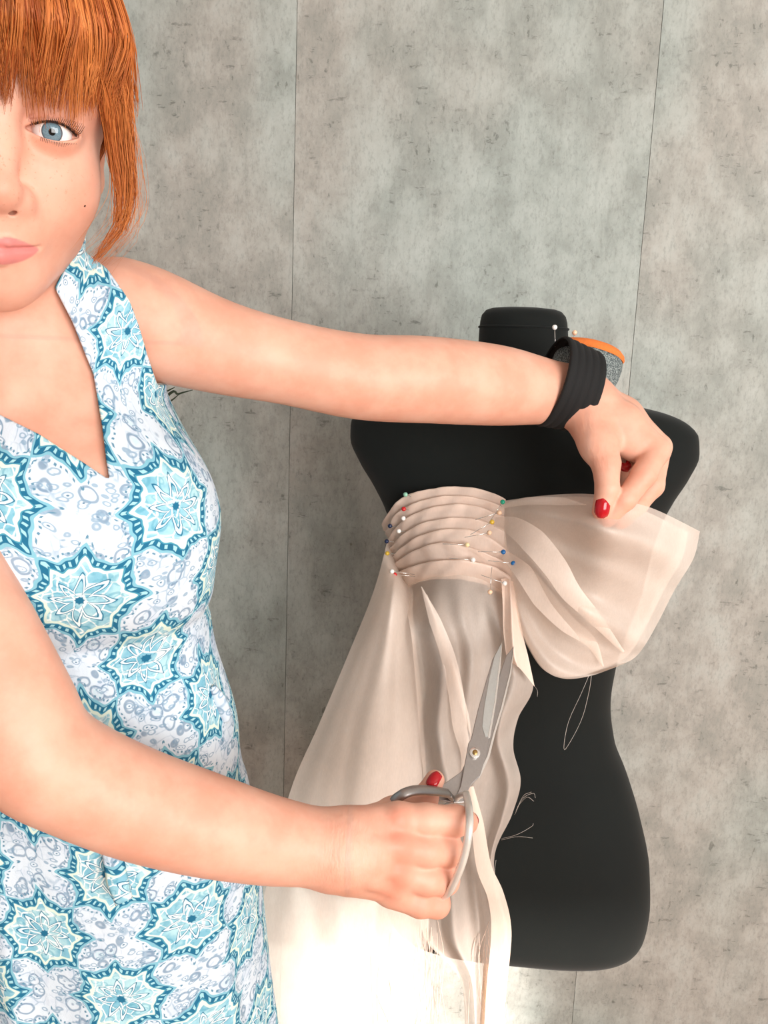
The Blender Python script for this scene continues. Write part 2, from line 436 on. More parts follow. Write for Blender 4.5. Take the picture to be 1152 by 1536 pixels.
def mat_organza(name, opacity, tint='#f0d6c6'):
    g = NT(name); g.n.remove(g.bsdf)
    v = g.coord()
    n = g.noise(v, 34, 4, 0.6); fine = g.noise(g.mapping(v, (1, 1, 0.15)), 900, 2, 0.6)
    c = g.mix(n, srgb(tint), tuple(min(1, x * 1.06) for x in srgb(tint)[:3]) + (1,))
    df = g.node('ShaderNodeBsdfDiffuse'); tr = g.node('ShaderNodeBsdfTranslucent'); tp = g.node('ShaderNodeBsdfTransparent')
    gl = g.node('ShaderNodeBsdfGlossy'); gl.inputs['Roughness'].default_value = 0.45; gl.inputs['Color'].default_value = (0.9, 0.86, 0.82, 1)
    g.l.new(c, df.inputs[0]); g.l.new(c, tr.inputs[0])
    m1 = g.node('ShaderNodeMixShader'); m1.inputs[0].default_value = 0.22
    g.l.new(df.outputs[0], m1.inputs[1]); g.l.new(tr.outputs[0], m1.inputs[2])
    m3 = g.node('ShaderNodeMixShader'); m3.inputs[0].default_value = 0.07
    g.l.new(m1.outputs[0], m3.inputs[1]); g.l.new(gl.outputs[0], m3.inputs[2])
    m2 = g.node('ShaderNodeMixShader')
    op = g.math('ADD', opacity - 0.10, g.math('ADD', g.math('MULTIPLY', n, 0.10), g.math('MULTIPLY', fine, 0.10)), clamp=True)
    g.l.new(op, m2.inputs[0]); g.l.new(tp.outputs[0], m2.inputs[1]); g.l.new(m3.outputs[0], m2.inputs[2])
    g.l.new(m2.outputs[0], g.out.inputs['Surface'])
    bp = g.node('ShaderNodeBump'); bp.inputs['Strength'].default_value = 0.5; bp.inputs['Distance'].default_value = 0.0016
    g.l.new(g.noise(g.mapping(v, (1, 1, 0.5)), 75, 3, 0.55), bp.inputs['Height'])
    g.l.new(bp.outputs[0], df.inputs['Normal']); g.l.new(bp.outputs[0], tr.inputs['Normal'])
    return g.mat
def mat_jersey():
    g = NT('black_jersey'); v = g.coord()
    n = g.noise(v, 1400, 2); b = g.noise(v, 9, 3)
    g.base(g.mix(b, srgb('#060a09'), srgb('#0e1412'))); g.set(Roughness=0.82)
    g.bsdf.inputs['Sheen Weight'].default_value = 0.06; g.bsdf.inputs['Sheen Roughness'].default_value = 0.5
    g.bsdf.inputs['Specular IOR Level'].default_value = 0.25
    g.bump(n, 0.2, 0.0004); return g.mat
def mat_hair():
    g = NT('copper_red_hair'); t = g.attr('strand', 'Color')
    sp = g.node('ShaderNodeSeparateColor'); g.l.new(t, sp.inputs[0])
    c = g.mix(sp.outputs[0], srgb('#9a4511'), srgb('#d98544'))
    c = g.mix(sp.outputs[1], c, srgb('#6b2a08'))
    g.base(c); g.set(Roughness=0.5); g.bsdf.inputs['Specular IOR Level'].default_value = 0.3
    g.bsdf.inputs['Subsurface Weight'].default_value = 0.0
    return g.mat
def mat_eye():
    g = NT('blue_grey_eye'); sp = g.node('ShaderNodeSeparateXYZ'); v = g.coord(); g.l.new(v, sp.inputs[0])
    r = g.math('SQRT', g.math('ADD', g.math('MULTIPLY', sp.outputs[0], sp.outputs[0]), g.math('MULTIPLY', sp.outputs[2], sp.outputs[2])))
    front = g.math('LESS_THAN', sp.outputs[1], 0.0)
    th = g.math('ARCTAN2', sp.outputs[2], sp.outputs[0])
    cm = g.node('ShaderNodeCombineXYZ'); g.l.new(g.math('MULTIPLY', th, 3.0), cm.inputs[0]); g.l.new(g.math('MULTIPLY', r, 200.0), cm.inputs[1])
    n = g.noise(cm.outputs[0], 2.5, 3)
    iris = g.mix(n, srgb('#3b5361'), srgb('#86a2ae'))
    iris = g.mix(g.step(r, 0.0048, 0.0058), iris, srgb('#33434c'))
    iris = g.mix(g.math('SUBTRACT', 1.0, g.step(r, 0.0018, 0.0022)), iris, srgb('#060708'))
    m_ = g.math('MULTIPLY', g.math('SUBTRACT', 1.0, g.step(r, 0.0057, 0.0061)), front)
    g.base(g.mix(m_, srgb('#f1e9e6'), iris)); g.set(Roughness=0.06); return g.mat
def mat_metal(name, c='#b9b6b2', rough=0.28):
    g = NT(name); v = g.coord(); n = g.noise(g.mapping(v, (1, 1, 0.1)), 500, 2)
    g.base(g.mix(n, srgb(c), tuple(x * 0.85 for x in srgb(c)[:3]) + (1,))); g.set(Metallic=0.9, Roughness=rough); return g.mat
def mat_tweed():
    g = NT('grey_denim'); v = g.coord(); wv = g.noise(g.mapping(v, (1, 1, 1)), 900, 2, 0.7)
    n = g.noise(v, 200, 3); g.base(g.mix(g.step(wv, 0.45, 0.58), srgb('#3a4446'), srgb('#8d9694'))); g.set(Roughness=0.9); g.bump(wv, 0.4, 0.0006); return g.mat

M_WALL = mat_wallpaper(); M_SKIN = mat_skin(); M_DRESS = mat_dress(); M_JERSEY = mat_jersey(); M_HAIR = mat_hair(); M_EYE = mat_eye()
M_ORG = mat_organza('peach_organza', 0.50,'#fceadd'); M_ORG2 = mat_organza('peach_organza_folded', 0.86, '#fde3d3')
M_STEEL = mat_metal('brushed_steel', '#a8a3a0', 0.38); M_EDGE = mat_metal('ground_steel_edge', '#e8e6e2', 0.22)
M_LOOP = simple('polished_pale_steel', '#e9e6df', 0.3, 0.45, scale=300, bump=0); M_TWEED = mat_tweed(); M_ELASTIC = simple('black_ribbed_elastic', '#0a0a0b', 0.85, scale=700, bump=0.3)
M_ORANGE = simple('orange_felt', '#ef8038', 0.9, scale=500, bump=0.4, grain=0.15)
M_NAIL = simple('red_nail_polish', '#b30f1c', 0.12, grain=0.02, bump=0); M_WHITE = simple('white_paint', '#eceae6', 0.6)
M_FLOOR = mat_wood('oak_floor', '#a9774e', '#c99567'); M_POLE = mat_wood('beech_pole', '#c99a6a', '#dcb284')
M_DARKGAP = simple('seam_backing', '#5d605b', 0.9); M_LASH = simple('dark_lashes', '#2a140d', 0.6, bump=0)
M_BROW = simple('auburn_brow', '#a2592c', 0.7, bump=0); M_LEAF = simple('dark_green_leaf', '#27341f', 0.5)
M_POT = simple('terracotta_pot', '#b06a48', 0.8); M_SHOE = simple('beige_shoe', '#c9ad91', 0.6)
M_THREAD = simple('pale_thread', '#e6ded4', 0.7, bump=0); M_BLACKBASE = simple('black_metal_base', '#151515', 0.4)

# ------------------------------------------------------------------ room
WALL_Y = 1.32
wall = struct(box('wall_back', (-2.6, WALL_Y + 0.0012, 0), (3.2, WALL_Y + 0.12, 2.7), M_DARKGAP))
s1 = PY(446, 0, WALL_Y)[0]; s2 = PY(996, 0, WALL_Y)[0]; sw = s2 - s1
k = -4
x = s1 - 4 * sw
while x < 3.0:
    x0, x1 = max(x, -2.6) + 0.0004, min(x + sw, 3.2) - 0.0004
    if x1 > x0 + 0.05:
        box('wallpaper_strip', (x0, WALL_Y, 0), (x1, WALL_Y + 0.0016, 2.7), M_WALL, wall)
    x += sw
struct(box('floor', (-2.6, -2.4, -0.05), (3.2, WALL_Y + 0.12, 0.0), M_FLOOR))
struct(box('ceiling', (-2.6, -2.4, 2.7), (3.2, WALL_Y + 0.12, 2.8), M_WHITE))
# wall behind the camera, with the sunny window opening
def back_project(px, py, y):
    p = PY(px, py, WALL_Y); t = (y - WALL_Y) / sun_dir.y
    return p + t * np.array(sun_dir)
FY = -2.2
wa, wb = back_project(300, 1275, FY), back_project(815, 1480, FY)
WX0, WX1, WZ0, WZ1 = wa[0], wb[0], wb[2] - 0.40, wa[2]
fr = struct(box('wall_front', (-2.6, FY - 0.02, 0), (WX0, FY, 2.7), M_WHITE))
for lo, hi in (((WX1, FY - 0.02, 0), (3.2, FY, 2.7)), ((WX0, FY - 0.02, WZ1), (WX1, FY, 2.7)), ((WX0, FY - 0.02, 0), (WX1, FY, WZ0))):
    box('wall_panel', lo, hi, M_WHITE, fr)
win = struct(box('window_1', (WX0 - 0.05, FY - 0.05, WZ0 - 0.05), (WX1 + 0.05, FY - 0.021, WZ0), M_WHITE))
box('window_frame', (WX0 - 0.05, FY - 0.05, WZ1), (WX1 + 0.05, FY - 0.021, WZ1 + 0.05), M_WHITE, win)
box('window_frame', (WX0 - 0.05, FY - 0.05, WZ0), (WX0, FY - 0.021, WZ1), M_WHITE, win)
box('window_frame', (WX1, FY - 0.05, WZ0), (WX1 + 0.05, FY - 0.021, WZ1), M_WHITE, win)

# ------------------------------------------------------------------ dress form
MY = 1.0
prof = [(462, 30, .02, 2.2), (465, 52, .036, 2.4), (474, 62, .045, 2.5), (490, 65, .048, 2.5), (530, 67, .050, 2.4), (560, 72, .054, 2.2),
        (578, 88, .058, 2.1), (592, 122, .060, 2.1), (602, 168, .061, 2.2), (612, 213, .062, 2.3), (626, 243, .065, 2.4), (645, 257, .072, 2.5), (668, 257, .084, 2.5),
        (700, 243, .097, 2.5), (735, 220, .106, 2.5), (775, 199, .112, 2.5), (820, 186, .115, 2.4), (870, 176, .110, 2.3), (930, 157, .100, 2.3),
        (985, 143, .092, 2.3), (1035, 137, .089, 2.3), (1090, 143, .093, 2.4), (1145, 164, .100, 2.6), (1200, 181, .106, 2.8), (1260, 193, .110, 3.0),
        (1310, 194, .111, 3.2), (1350, 188, .108, 3.2), (1372, 176, .098, 3.2), (1384, 150, .075, 3.0), (1387, 60, .03, 2.5)]
rows_ = []
for py, hp, dep, ex in prof:
    xc = 785 - (py - 480) * 0.019
    c = PY(xc, py, MY); zc = (c - CAM) @ Fw
    rows_.append((c[0], c[2], hp * zc / FPX, dep, ex))
rows_ = np.array(rows_)
NR, NS = 150, 72
# resample by arc length of the profile
s_ = np.concatenate([[0], np.cumsum(np.hypot(np.diff(rows_[:, 2]), np.diff(rows_[:, 1])))])
def pchip(xs, ys, xq):
    h = np.diff(xs); dl = np.diff(ys) / h; d = np.zeros_like(ys)
    for i in range(1, len(xs) - 1):
        if dl[i - 1] * dl[i] > 0:
            w1, w2 = 2 * h[i] + h[i - 1], h[i] + 2 * h[i - 1]; d[i] = (w1 + w2) / (w1 / dl[i - 1] + w2 / dl[i])
    d[0], d[-1] = dl[0], dl[-1]
    i = np.clip(np.searchsorted(xs, xq) - 1, 0, len(xs) - 2); t = (xq - xs[i]) / h[i]
    return ((1 + 2 * t) * (1 - t) ** 2 * ys[i] + t * (1 - t) ** 2 * h[i] * d[i] + t * t * (3 - 2 * t) * ys[i + 1] + t * t * (t - 1) * h[i] * d[i + 1])
q_ = np.linspace(0, s_[-1], NR)
pr = np.stack([pchip(s_, rows_[:, i], q_) for i in range(5)], 1)
YAW_M = math.radians(-5)
V, F = [], []
bust_z = PY(785, 830, MY)[2]
for (xc, z, a, b, ex) in pr:
    for s in range(NS):
        th = 2 * math.pi * s / NS; cs, sn = math.cos(th), math.sin(th)
        lx = a * math.copysign(abs(cs) ** (2 / ex), cs); ly = b * math.copysign(abs(sn) ** (2 / ex), sn)
        if ly < 0:
            for bx in (-0.072, 0.072):
                ly -= 0.030 * math.exp(-((lx - bx) / 0.058) ** 2 - ((z - bust_z) / 0.075) ** 2)
        X = lx * math.cos(YAW_M) - ly * math.sin(YAW_M); Y = lx * math.sin(YAW_M) + ly * math.cos(YAW_M)
        V.append((xc + X, MY + Y, z))
for i in range(NR - 1):
    for s in range(NS):
        s2 = (s + 1) % NS; F.append((i * NS + s, (i + 1) * NS + s, (i + 1) * NS + s2, i * NS + s2))
F.append(tuple(range(NS))); F.append(tuple((NR - 1) * NS + s for s in range(NS))[::-1])
base_c = (pr[-1][0] - 0.02, MY, 0)
form = tag(empty('dress_form', base_c), 'black jersey-covered tailor dress form standing against the grey wall', 'mannequin')
torso = mesh_obj('torso', V, F, M_JERSEY, form)
BVH_FORM = BVHTree.FromPolygons([Vector(v) for v in V], F)
# seam ring of the neck cap
ring = []
for s in range(73):
    th = 2 * math.pi * s / 72; i = int(np.argmin(np.abs(pr[:, 1] - PY(785, 492, MY)[2]))); xc, z, a, b, ex = pr[i]
    cs, sn = math.cos(th), math.sin(th)
    ring.append((xc + a * 1.005 * math.copysign(abs(cs) ** (2 / ex), cs), MY + b * 1.01 * math.copysign(abs(sn) ** (2 / ex), sn), z))
v_, f_ = tube_data(ring, 0.0012, 6); mesh_obj('neck_seam', v_, f_, M_JERSEY, form)
zb = pr[-1][1]; bx_ = base_c[0]
v_, f_ = tube_data([(bx_, MY, 0.04), (bx_, MY, 0.3), (bx_, MY, zb + 0.01)], 0.014, 16); mesh_obj('pole', v_, f_, M_POLE, form)
for j in range(3):
    an = math.radians(90 + 120 * j)
    e = np.array([bx_ + 0.19 * math.cos(an), MY + 0.19 * math.sin(an), 0.012])
    v_, f_ = tube_data(catmull([(bx_, MY, 0.10), (bx_ * .5 + e[0] * .5, MY * .5 + e[1] * .5, 0.07), e], 12), np.linspace(0.015, 0.011, 12), 10)
    mesh_obj('leg', v_, f_, M_POLE, form)
def on_form(px, py, off):
    d = Fw + (px - CX) / FPX * Rt - (py - CY) / FPX * Up; d = d / np.linalg.norm(d)
    h = BVH_FORM.ray_cast(Vector(CAM), Vector(d))
    if h[0] is None: return None
    n = np.array(h[1]);
    if n @ d > 0: n = -n
    return np.array(h[0]) + n * off

# ------------------------------------------------------------------ woman: body as one distance field
# head frame: x = image right, y = away from the camera, z = up; origin between the eyes on the cornea plane
HO = P(-1, 184, 0.48)
hy = (HO - CAM); hy /= np.linalg.norm(hy)
HEAD_YAW = math.radians(2)
hz = Up - (Up @ hy) * hy; hz /= np.linalg.norm(hz); hx = np.cross(hy, hz)
hx, hy = math.cos(HEAD_YAW) * hx + math.sin(HEAD_YAW) * hy, math.cos(HEAD_YAW) * hy - math.sin(HEAD_YAW) * hx
HM = np.stack([hx, hy, hz], 1)
HS = 0.93
def H(x, y, z): return HO + HS * (HM @ np.array([x, y, z], float))
def HE(c, r, k=0.01, sub=False): return Ell(H(*c), HS * np.array(r), HM, k, sub)
def HC(a, b, ra, rb, k=0.006, sub=False): return Cone(H(*a), H(*b), HS * ra, HS * rb, k, sub)
EYE = 0.0315
head = [HE((0, .093, .040), (.073, .092, .088), .0), HE((0, .060, -.030), (.061, .058, .075), .03),
        HE((0, .054, .045), (.066, .050, .052), .035),
        HE((0, .028, -.090), (.026, .026, .022), .03),
        HC((-.038, .062, -.066), (0, .030, -.095), .016, .017, .02), HC((.038, .062, -.066), (0, .030, -.095), .016, .017, .02)]
for s in (-1, 1):
    head += [HE((s * .037, .034, -.034), (.026, .026, .028), .022), HE((s * .030, .026, .026), (.030, .018, .010), .022)]
    head += [HE((s * EYE, -.002, .001), (.0205, .0115, .0135), .012, True)]
head += [HC((0, .006, .010), (0, -.013, -.036), .0085, .0105, .012), HE((0, -.0135, -.040), (.0115, .0105, .0095), .008)]
for s in (-1, 1): head += [HE((s * .0125, -.003, -.0435), (.0075, .0095, .0075), .006)]
head += [HE((0, .010, -.063), (.026, .018, .021), .016)]
# lips
head += [HC((-.004, -.0060, -.0705), (.004, -.0060, -.0705), .0042, .0042, .003)]
for s in (-1, 1):
    head += [HC((s * .004, -.006, -.0703), (s * .023, .0060, -.0712), .0042, .0020, .003)]
    head += [HC((0, -.0045, -.0792), (s * .017, .0040, -.0762), .0052, .0030, .004)]
    head += [HC((0, -.0118, -.0745), (s * .0250, .0025, -.0722), .0010, .0011, .0025, True)]
for s in (-1, 1):   # lids, then the almond opening
    head += [Ell(H(s * EYE, .0125, 0), HS * np.array((.0175, .0146, .0142)), HM, .006)]
for s in (-1, 1):
    def almond(p, s=s):
        q = (p - H(s * EYE, 0, 0)) @ HM / HS
        x = q[:, 0] * s; z = q[:, 2]
        up = z - (0.0064 * (1 - ((x + 0.0005) / 0.0172) ** 2) + 0.0006 * (x / 0.015))
        dn = -0.0046 * (1 - ((x - 0.001) / 0.0172) ** 2) - z + 0.0006 * (x / 0.015)
        return np.maximum(np.maximum(up, dn) * 0.8, q[:, 1] - 0.012) * HS
    head += [Fn(almond, H(s * EYE, 0, 0), 0.025, .0012, True)]
for s in (-1, 1):   # fold of the upper lid
    cr_ = [(-.0150, .0065, .0055), (-.009, .0022, .0092), (0, .0006, .0108), (.009, .0024, .0098), (.0155, .0070, .0066)]
    for a, b in zip(cr_[:-1], cr_[1:]): head += [HC((s * (EYE + a[0]), a[1], a[2]), (s * (EYE + b[0]), b[1], b[2]), .0011, .0011, .002, True)]
# nostrils, ears
for s in (-1, 1):
    head += [HE((s * .0065, -.008, -.0495), (.0034, .0042, .0030), .003, True)]
    head += [HE((s * .0700, .088, -.006), (.005, .015, .024), .006), HE((s * .0690, .078, -.030), (.0050, .008, .009), .006)]
neck = [Cone(P(-8, 575, .625), P(0, 380, .600), .050, .050, .02), Cone(P(75, 470, .625), P(20, 590, .585), .011, .009, .02)]

# torso as a lofted field: (py, right-edge px, zc of the centre, half depth)
tl = [(395, 120, .66, .055), (440, 165, .66, .068), (500, 196, .66, .080), (560, 216, .665, .088), (630, 246, .67, .098), (700, 284, .675, .108), (760, 298, .68, .108), (860, 298, .69, .098), (930, 294, .70, .092),
      (1000, 312, .72, .098), (1100, 338, .745, .108), (1250, 362, .785, .118), (1450, 386, .845, .13), (1600, 405, .89, .14), (1800, 425, .97, .15)]
TL = []
for py, px, zc, b in tl:
    e = P(px, py, zc); xc = -0.285 if py > 600 else -0.285 + (600 - py) * 0.00012
    TL.append((e[2], xc, e[1], e[0] - xc, b))
TL = np.array(TL[::-1])
TZ = np.linspace(TL[0, 0], TL[-1, 0], 6000); TI = 5999 / (TL[-1, 0] - TL[0, 0])
TT = np.stack([np.interp(TZ, TL[:, 0], TL[:, i]) for i in (1, 2, 3, 4)], 1)
kn = np.hanning(221); kn /= kn.sum()
TT = np.stack([np.convolve(np.pad(TT[:, i], 110, mode='edge'), kn, 'valid') for i in range(4)], 1)
def loft(p, extra=0.0, ripple=0.0):
    xc, yc, a, b = TT[np.clip(((p[:, 2] - TZ[0]) * TI + 0.5).astype(int), 0, len(TZ) - 1)].T
    a, b = a + extra, b + extra
    x, y = p[:, 0] - xc, p[:, 1] - yc
    if ripple:
        th = np.arctan2(x, -y); zt = np.clip((1.16 - p[:, 2]) / 0.35, 0, 1)
        rp = ripple * zt * (np.sin(11 * th + 2.0) + 0.6 * np.sin(17 * th + 9 * p[:, 2]))
        a = a + rp; b = b + rp
    n = 2.3
    g = (np.abs(x / a) ** n + np.abs(y / b) ** n) ** (1 / n)
    return np.maximum((g - 1) * np.minimum(a, b), p[:, 2] - TL[-1, 0])
TC = np.array([-0.285, 0.66, 1.0])
torso_pr = [Fn(lambda p: np.maximum(loft(p), 0.55 - p[:, 2]), TC, 1.0, .0)]
bustL = P(190, 795, .625); bustR = P(20, 800, .60)
torso_pr += [Ell(bustL, (.048, .055, .056), None, .06), Ell(bustR, (.048, .055, .056), None, .06)]
torso_pr += [Cone(P(40, 475, .64), P(178, 470, .655), .030, .042, .03), Cone(P(-60, 480, .62), P(-300, 540, .55), .034, .044, .03)]
arm_l = [(178, 474, .655, .0435), (232, 489, .665, .0425), (330, 521, .685, .0370), (430, 544, .705, .0343), (540, 565.5, .73, .0362), (640, 570, .755, .0380), (740, 578, .785, .0368), (805, 586, .803, .0312), (850, 592, .81, .0262)]
arm_r = [(-300, 545, .55, .046), (-150, 760, .535, .042), (-75, 895, .53, .0385), (-28, 972, .53, .037), (22, 1068, .53, .037), (52, 1128, .532, .0365), (110, 1164, .545, .0355), (200, 1203, .562, .0350), (300, 1234, .582, .0335), (400, 1259, .602, .0297), (480, 1271, .617, .0262), (505, 1276, .62, .0262)]
arms = chain(arm_l, .004, 4) + chain(arm_r, .004, 4)
# left hand (pinching the cloth): thumb towards the camera
hand_l = chain([(850, 592, .81, .0262), (880, 600, .812, .0255)], .01)
hand_l += chain([(880, 596, .805, .019), (935, 634, .800, .0165), (984, 676, .792, .0135)], .012)
hand_l += chain([(880, 590, .82, .019), (935, 624, .822, .0165), (988, 670, .818, .0125)], .012)
hand_l += chain([(880, 600, .835, .017), (975, 688, .838, .0115)], .012) + chain([(880, 610, .845, .016), (958, 695, .852, .011)], .012)
hand_l += chain([(905, 640, .800, .017), (950, 672, .795, .013)], .012)
hand_l += chain([(984, 676, .792, .0130), (966, 712, .775, .0115), (938, 749, .768, .0098), (911, 778, .772, .0082)], .004)
hand_l += chain([(988, 672, .818, .0120), (977, 728, .802, .0118), (955, 757, .795, .0100), (930, 782, .795, .0082)], .004)
hand_l += chain([(975, 688, .838, .0112), (962, 735, .842, .0105), (946, 722, .825, .0088), (940, 703, .815, .0075)], .004)
hand_l += chain([(958, 695, .852, .0105), (945, 735, .858, .0095), (932, 718, .845, .0080), (930, 704, .838, .0068)], .004)
hand_l += chain([(876, 622, .800, .0205), (898, 668, .783, .0165), (909, 695, .774, .0132)], .010) + chain([(909, 695, .774, .0132), (911, 733, .766, .0108), (902, 767, .768, .0086)], .003)
# right hand (holding the scissors): back of the hand towards the camera
hand_r = chain([(505, 1276, .62, .0265), (545, 1278, .624, .026)], .012)
for y0, y1, zc, r1 in ((1246, 1228, .632, .0122), (1266, 1268, .626, .0125), (1290, 1306, .628, .0120), (1306, 1336, .634, .0110)):
    hand_r += chain([(530, y0, .626, .017), (598, y1, zc, r1)], .010) + [Ell(P(597, y1, zc - .0070), (.0085, .0085, .0085), None, .006)] + ([] if y1 < 1240 else chain([(528, y0, .6100, .0030), (560, (y0 + y1) / 2, .6095, .0032), (592, y1, zc - .0130, .0032)], .007))
hand_r += chain([(598, 1229, .632, .0125), (640, 1230, .634, .0118), (684, 1231, .640, .0112), (698, 1233, .664, .0092), (700, 1234, .682, .0078)], .004)
hand_r += chain([(598, 1270, .624, .0128), (640, 1275, .630, .0120), (672, 1276, .640, .0116), (664, 1278, .672, .0100), (632, 1280, .690, .0082)], .004)
hand_r += chain([(595, 1308, .626, .0124), (640, 1319, .632, .0114), (667, 1320, .640, .0110), (658, 1322, .670, .0096), (628, 1322, .686, .0080)], .004)
hand_r += chain([(586, 1338, .632, .0115), (630, 1354, .636, .0105), (655, 1356, .642, .0100), (650, 1356, .666, .0086), (626, 1352, .682, .0072)], .004)
hand_r += chain([(540, 1248, .645, .018), (592, 1224, .684, .0145), (634, 1204, .706, .0108), (652, 1170, .708, .0084)], .008)
BODY = Group(torso_pr[:1] + torso_pr[1:] + neck + head + arms + hand_l + hand_r)
# legs and feet below the frame
hip_z = 0.62
for s in (-1, 1):
    BODY.p += [Cone((-0.285 + s * .085, .74, .80), (-0.285 + s * .09, .73, .48), .082, .055, .02), Cone((-0.285 + s * .09, .73, .48), (-0.285 + s * .09, .75, .08), .052, .036, .02),
               Cone((-0.285 + s * .09, .77, .035), (-0.285 + s * .095, .58, .025), .032, .024, .02)]
# the torso field must not swallow the head: order already unions them
def box_test(V, lo, hi): return ((V > lo) & (V < hi)).all(1)
fine = [(np.array([H(0, .02, -.02) - .105, H(0, .02, -.02) + .105])), None, None]
hb = [np.array([P(862, 600, .81), P(1000, 790, .86), P(862, 790, .76), P(1010, 560, .86), P(1010, 790, .75), P(862, 560, .86)]),
      np.array([P(520, 1180, .60), P(720, 1390, .72), P(520, 1390, .60), P(720, 1140, .72), P(720, 1390, .60), P(520, 1140, .72)])]
boxes = [(H(0.02, .03, -.03) - .100, H(0.02, .03, -.03) + .100)]
b0 = hb[0]; boxes.append((np.array([P(866, 600, .81)[0], b0[:, 1].min() - .01, b0[:, 2].min() - .01]), b0.max(0) + .02))
b1 = hb[1]; boxes.append((np.array([P(520, 1270, .62)[0], b1[:, 1].min() - .01, b1[:, 2].min() - .01]), b1.max(0) + .02))
Vc, Qc = polygonize(BODY.ev, (-0.62, 0.30, 0.68), (0.36, 0.95, 1.75), 0.0032)
cen = Vc[Qc].mean(1); keep = np.ones(len(Qc), bool)
for lo, hi in boxes: keep &= ~box_test(cen, lo + .0035, hi - .0035)
parts_v, parts_q = [Vc], [Qc[keep]]; off = len(Vc)
v, q = polygonize(BODY.ev, (-0.62, 0.45, -0.02), (0.10, 1.0, 0.69), 0.008); parts_v.append(v); parts_q.append(q + off); off += len(v)
for lo, hi in boxes:
    v, q = polygonize(BODY.ev, lo, hi, 0.0010)
    parts_v.append(v); parts_q.append(q + off); off += len(v)
VB, QB = compact(np.concatenate(parts_v), np.concatenate(parts_q))

woman = tag(empty('person', (-0.285, .74, 0)), 'person with red fringe in a blue patterned sleeveless dress cutting the fabric', 'person')
body = big_mesh('body', VB, QB, M_SKIN, woman)
# skin masks: R = reddened skin, G = lips, B = freckles
hl = (VB - HO) @ HM / HS
def gauss(p, c, r): return np.exp(-(((p - np.array(c)) / np.array(r)) ** 2).sum(1))
mask = np.zeros((len(VB), 4)); mask[:, 3] = 1
inface = (np.abs(hl) < (.085, .09, .12)).all(1)
for s in (-1, 1):
    mask[:, 0] += 0.35 * gauss(hl, (s * .040, .02, -.030), (.022, .03, .020)) * inface
    mask[:, 0] += 0.30 * gauss(hl, (s * EYE, .0, .004), (.020, .02, .009)) * inface
mask[:, 0] += 0.45 * gauss(hl, (0, -.02, -.040), (.016, .02, .012)) * inface
zl = hl[:, 2]; xl = np.abs(hl[:, 0])
hw = np.clip(1 - (xl / .0245) ** 2, 0, 1)
topb = -.0735 + .0075 * hw - .0018 * np.exp(-(xl / .003) ** 2); botb = -.0730 - .0115 * hw ** 0.8
lipm = np.clip((topb - zl) / .0009 + .5, 0, 1) * np.clip((zl - botb) / .0009 + .5, 0, 1) * (xl < .0245) * (hl[:, 1] < .02) * inface
mask[:, 1] = lipm
mask[:, 2] = np.clip(gauss(hl, (0, 0, -.022), (.05, .06, .030)) * 1.5, 0, 1) * inface
def near(px, py, zc, r): return np.exp(-(np.linalg.norm(VB - P(px, py, zc), axis=1) / r) ** 2)
crease = np.zeros(len(VB))
for px, py, r in ((600, 1228, .012), (600, 1270, .012), (597, 1306, .012), (590, 1336, .011)): mask[:, 0] += 0.8 * near(px, py, .615, r)
crease += 0.9 * near(515, 1275, .595, .022) + 0.25 * near(560, 1280, .60, .035)
for px, py, zc in ((909, 695, .762), (984, 676, .785), (968, 712, .765)): mask[:, 0] += 0.3 * near(px, py, zc, .010)
crease += 0.8 * near(893, 690, .77, .014) + 0.6 * near(877, 640, .78, .012)
# tips of the fingers are pinker
for px, py, zc in ((911, 778, .772), (902, 767, .771), (672, 1276, .640), (667, 1320, .640), (655, 1356, .642), (684, 1231, .64)): mask[:, 0] += 0.3 * near(px, py, zc, .014)
ca = body.data.color_attributes.new('skinmask', 'FLOAT_COLOR', 'POINT'); ca.data.foreach_set('color', np.clip(mask, 0, 1).astype(np.float32).ravel())
fa = body.data.attributes.new('crease', 'FLOAT', 'POINT'); fa.data.foreach_set('value', np.clip(crease, 0, 1).astype(np.float32))

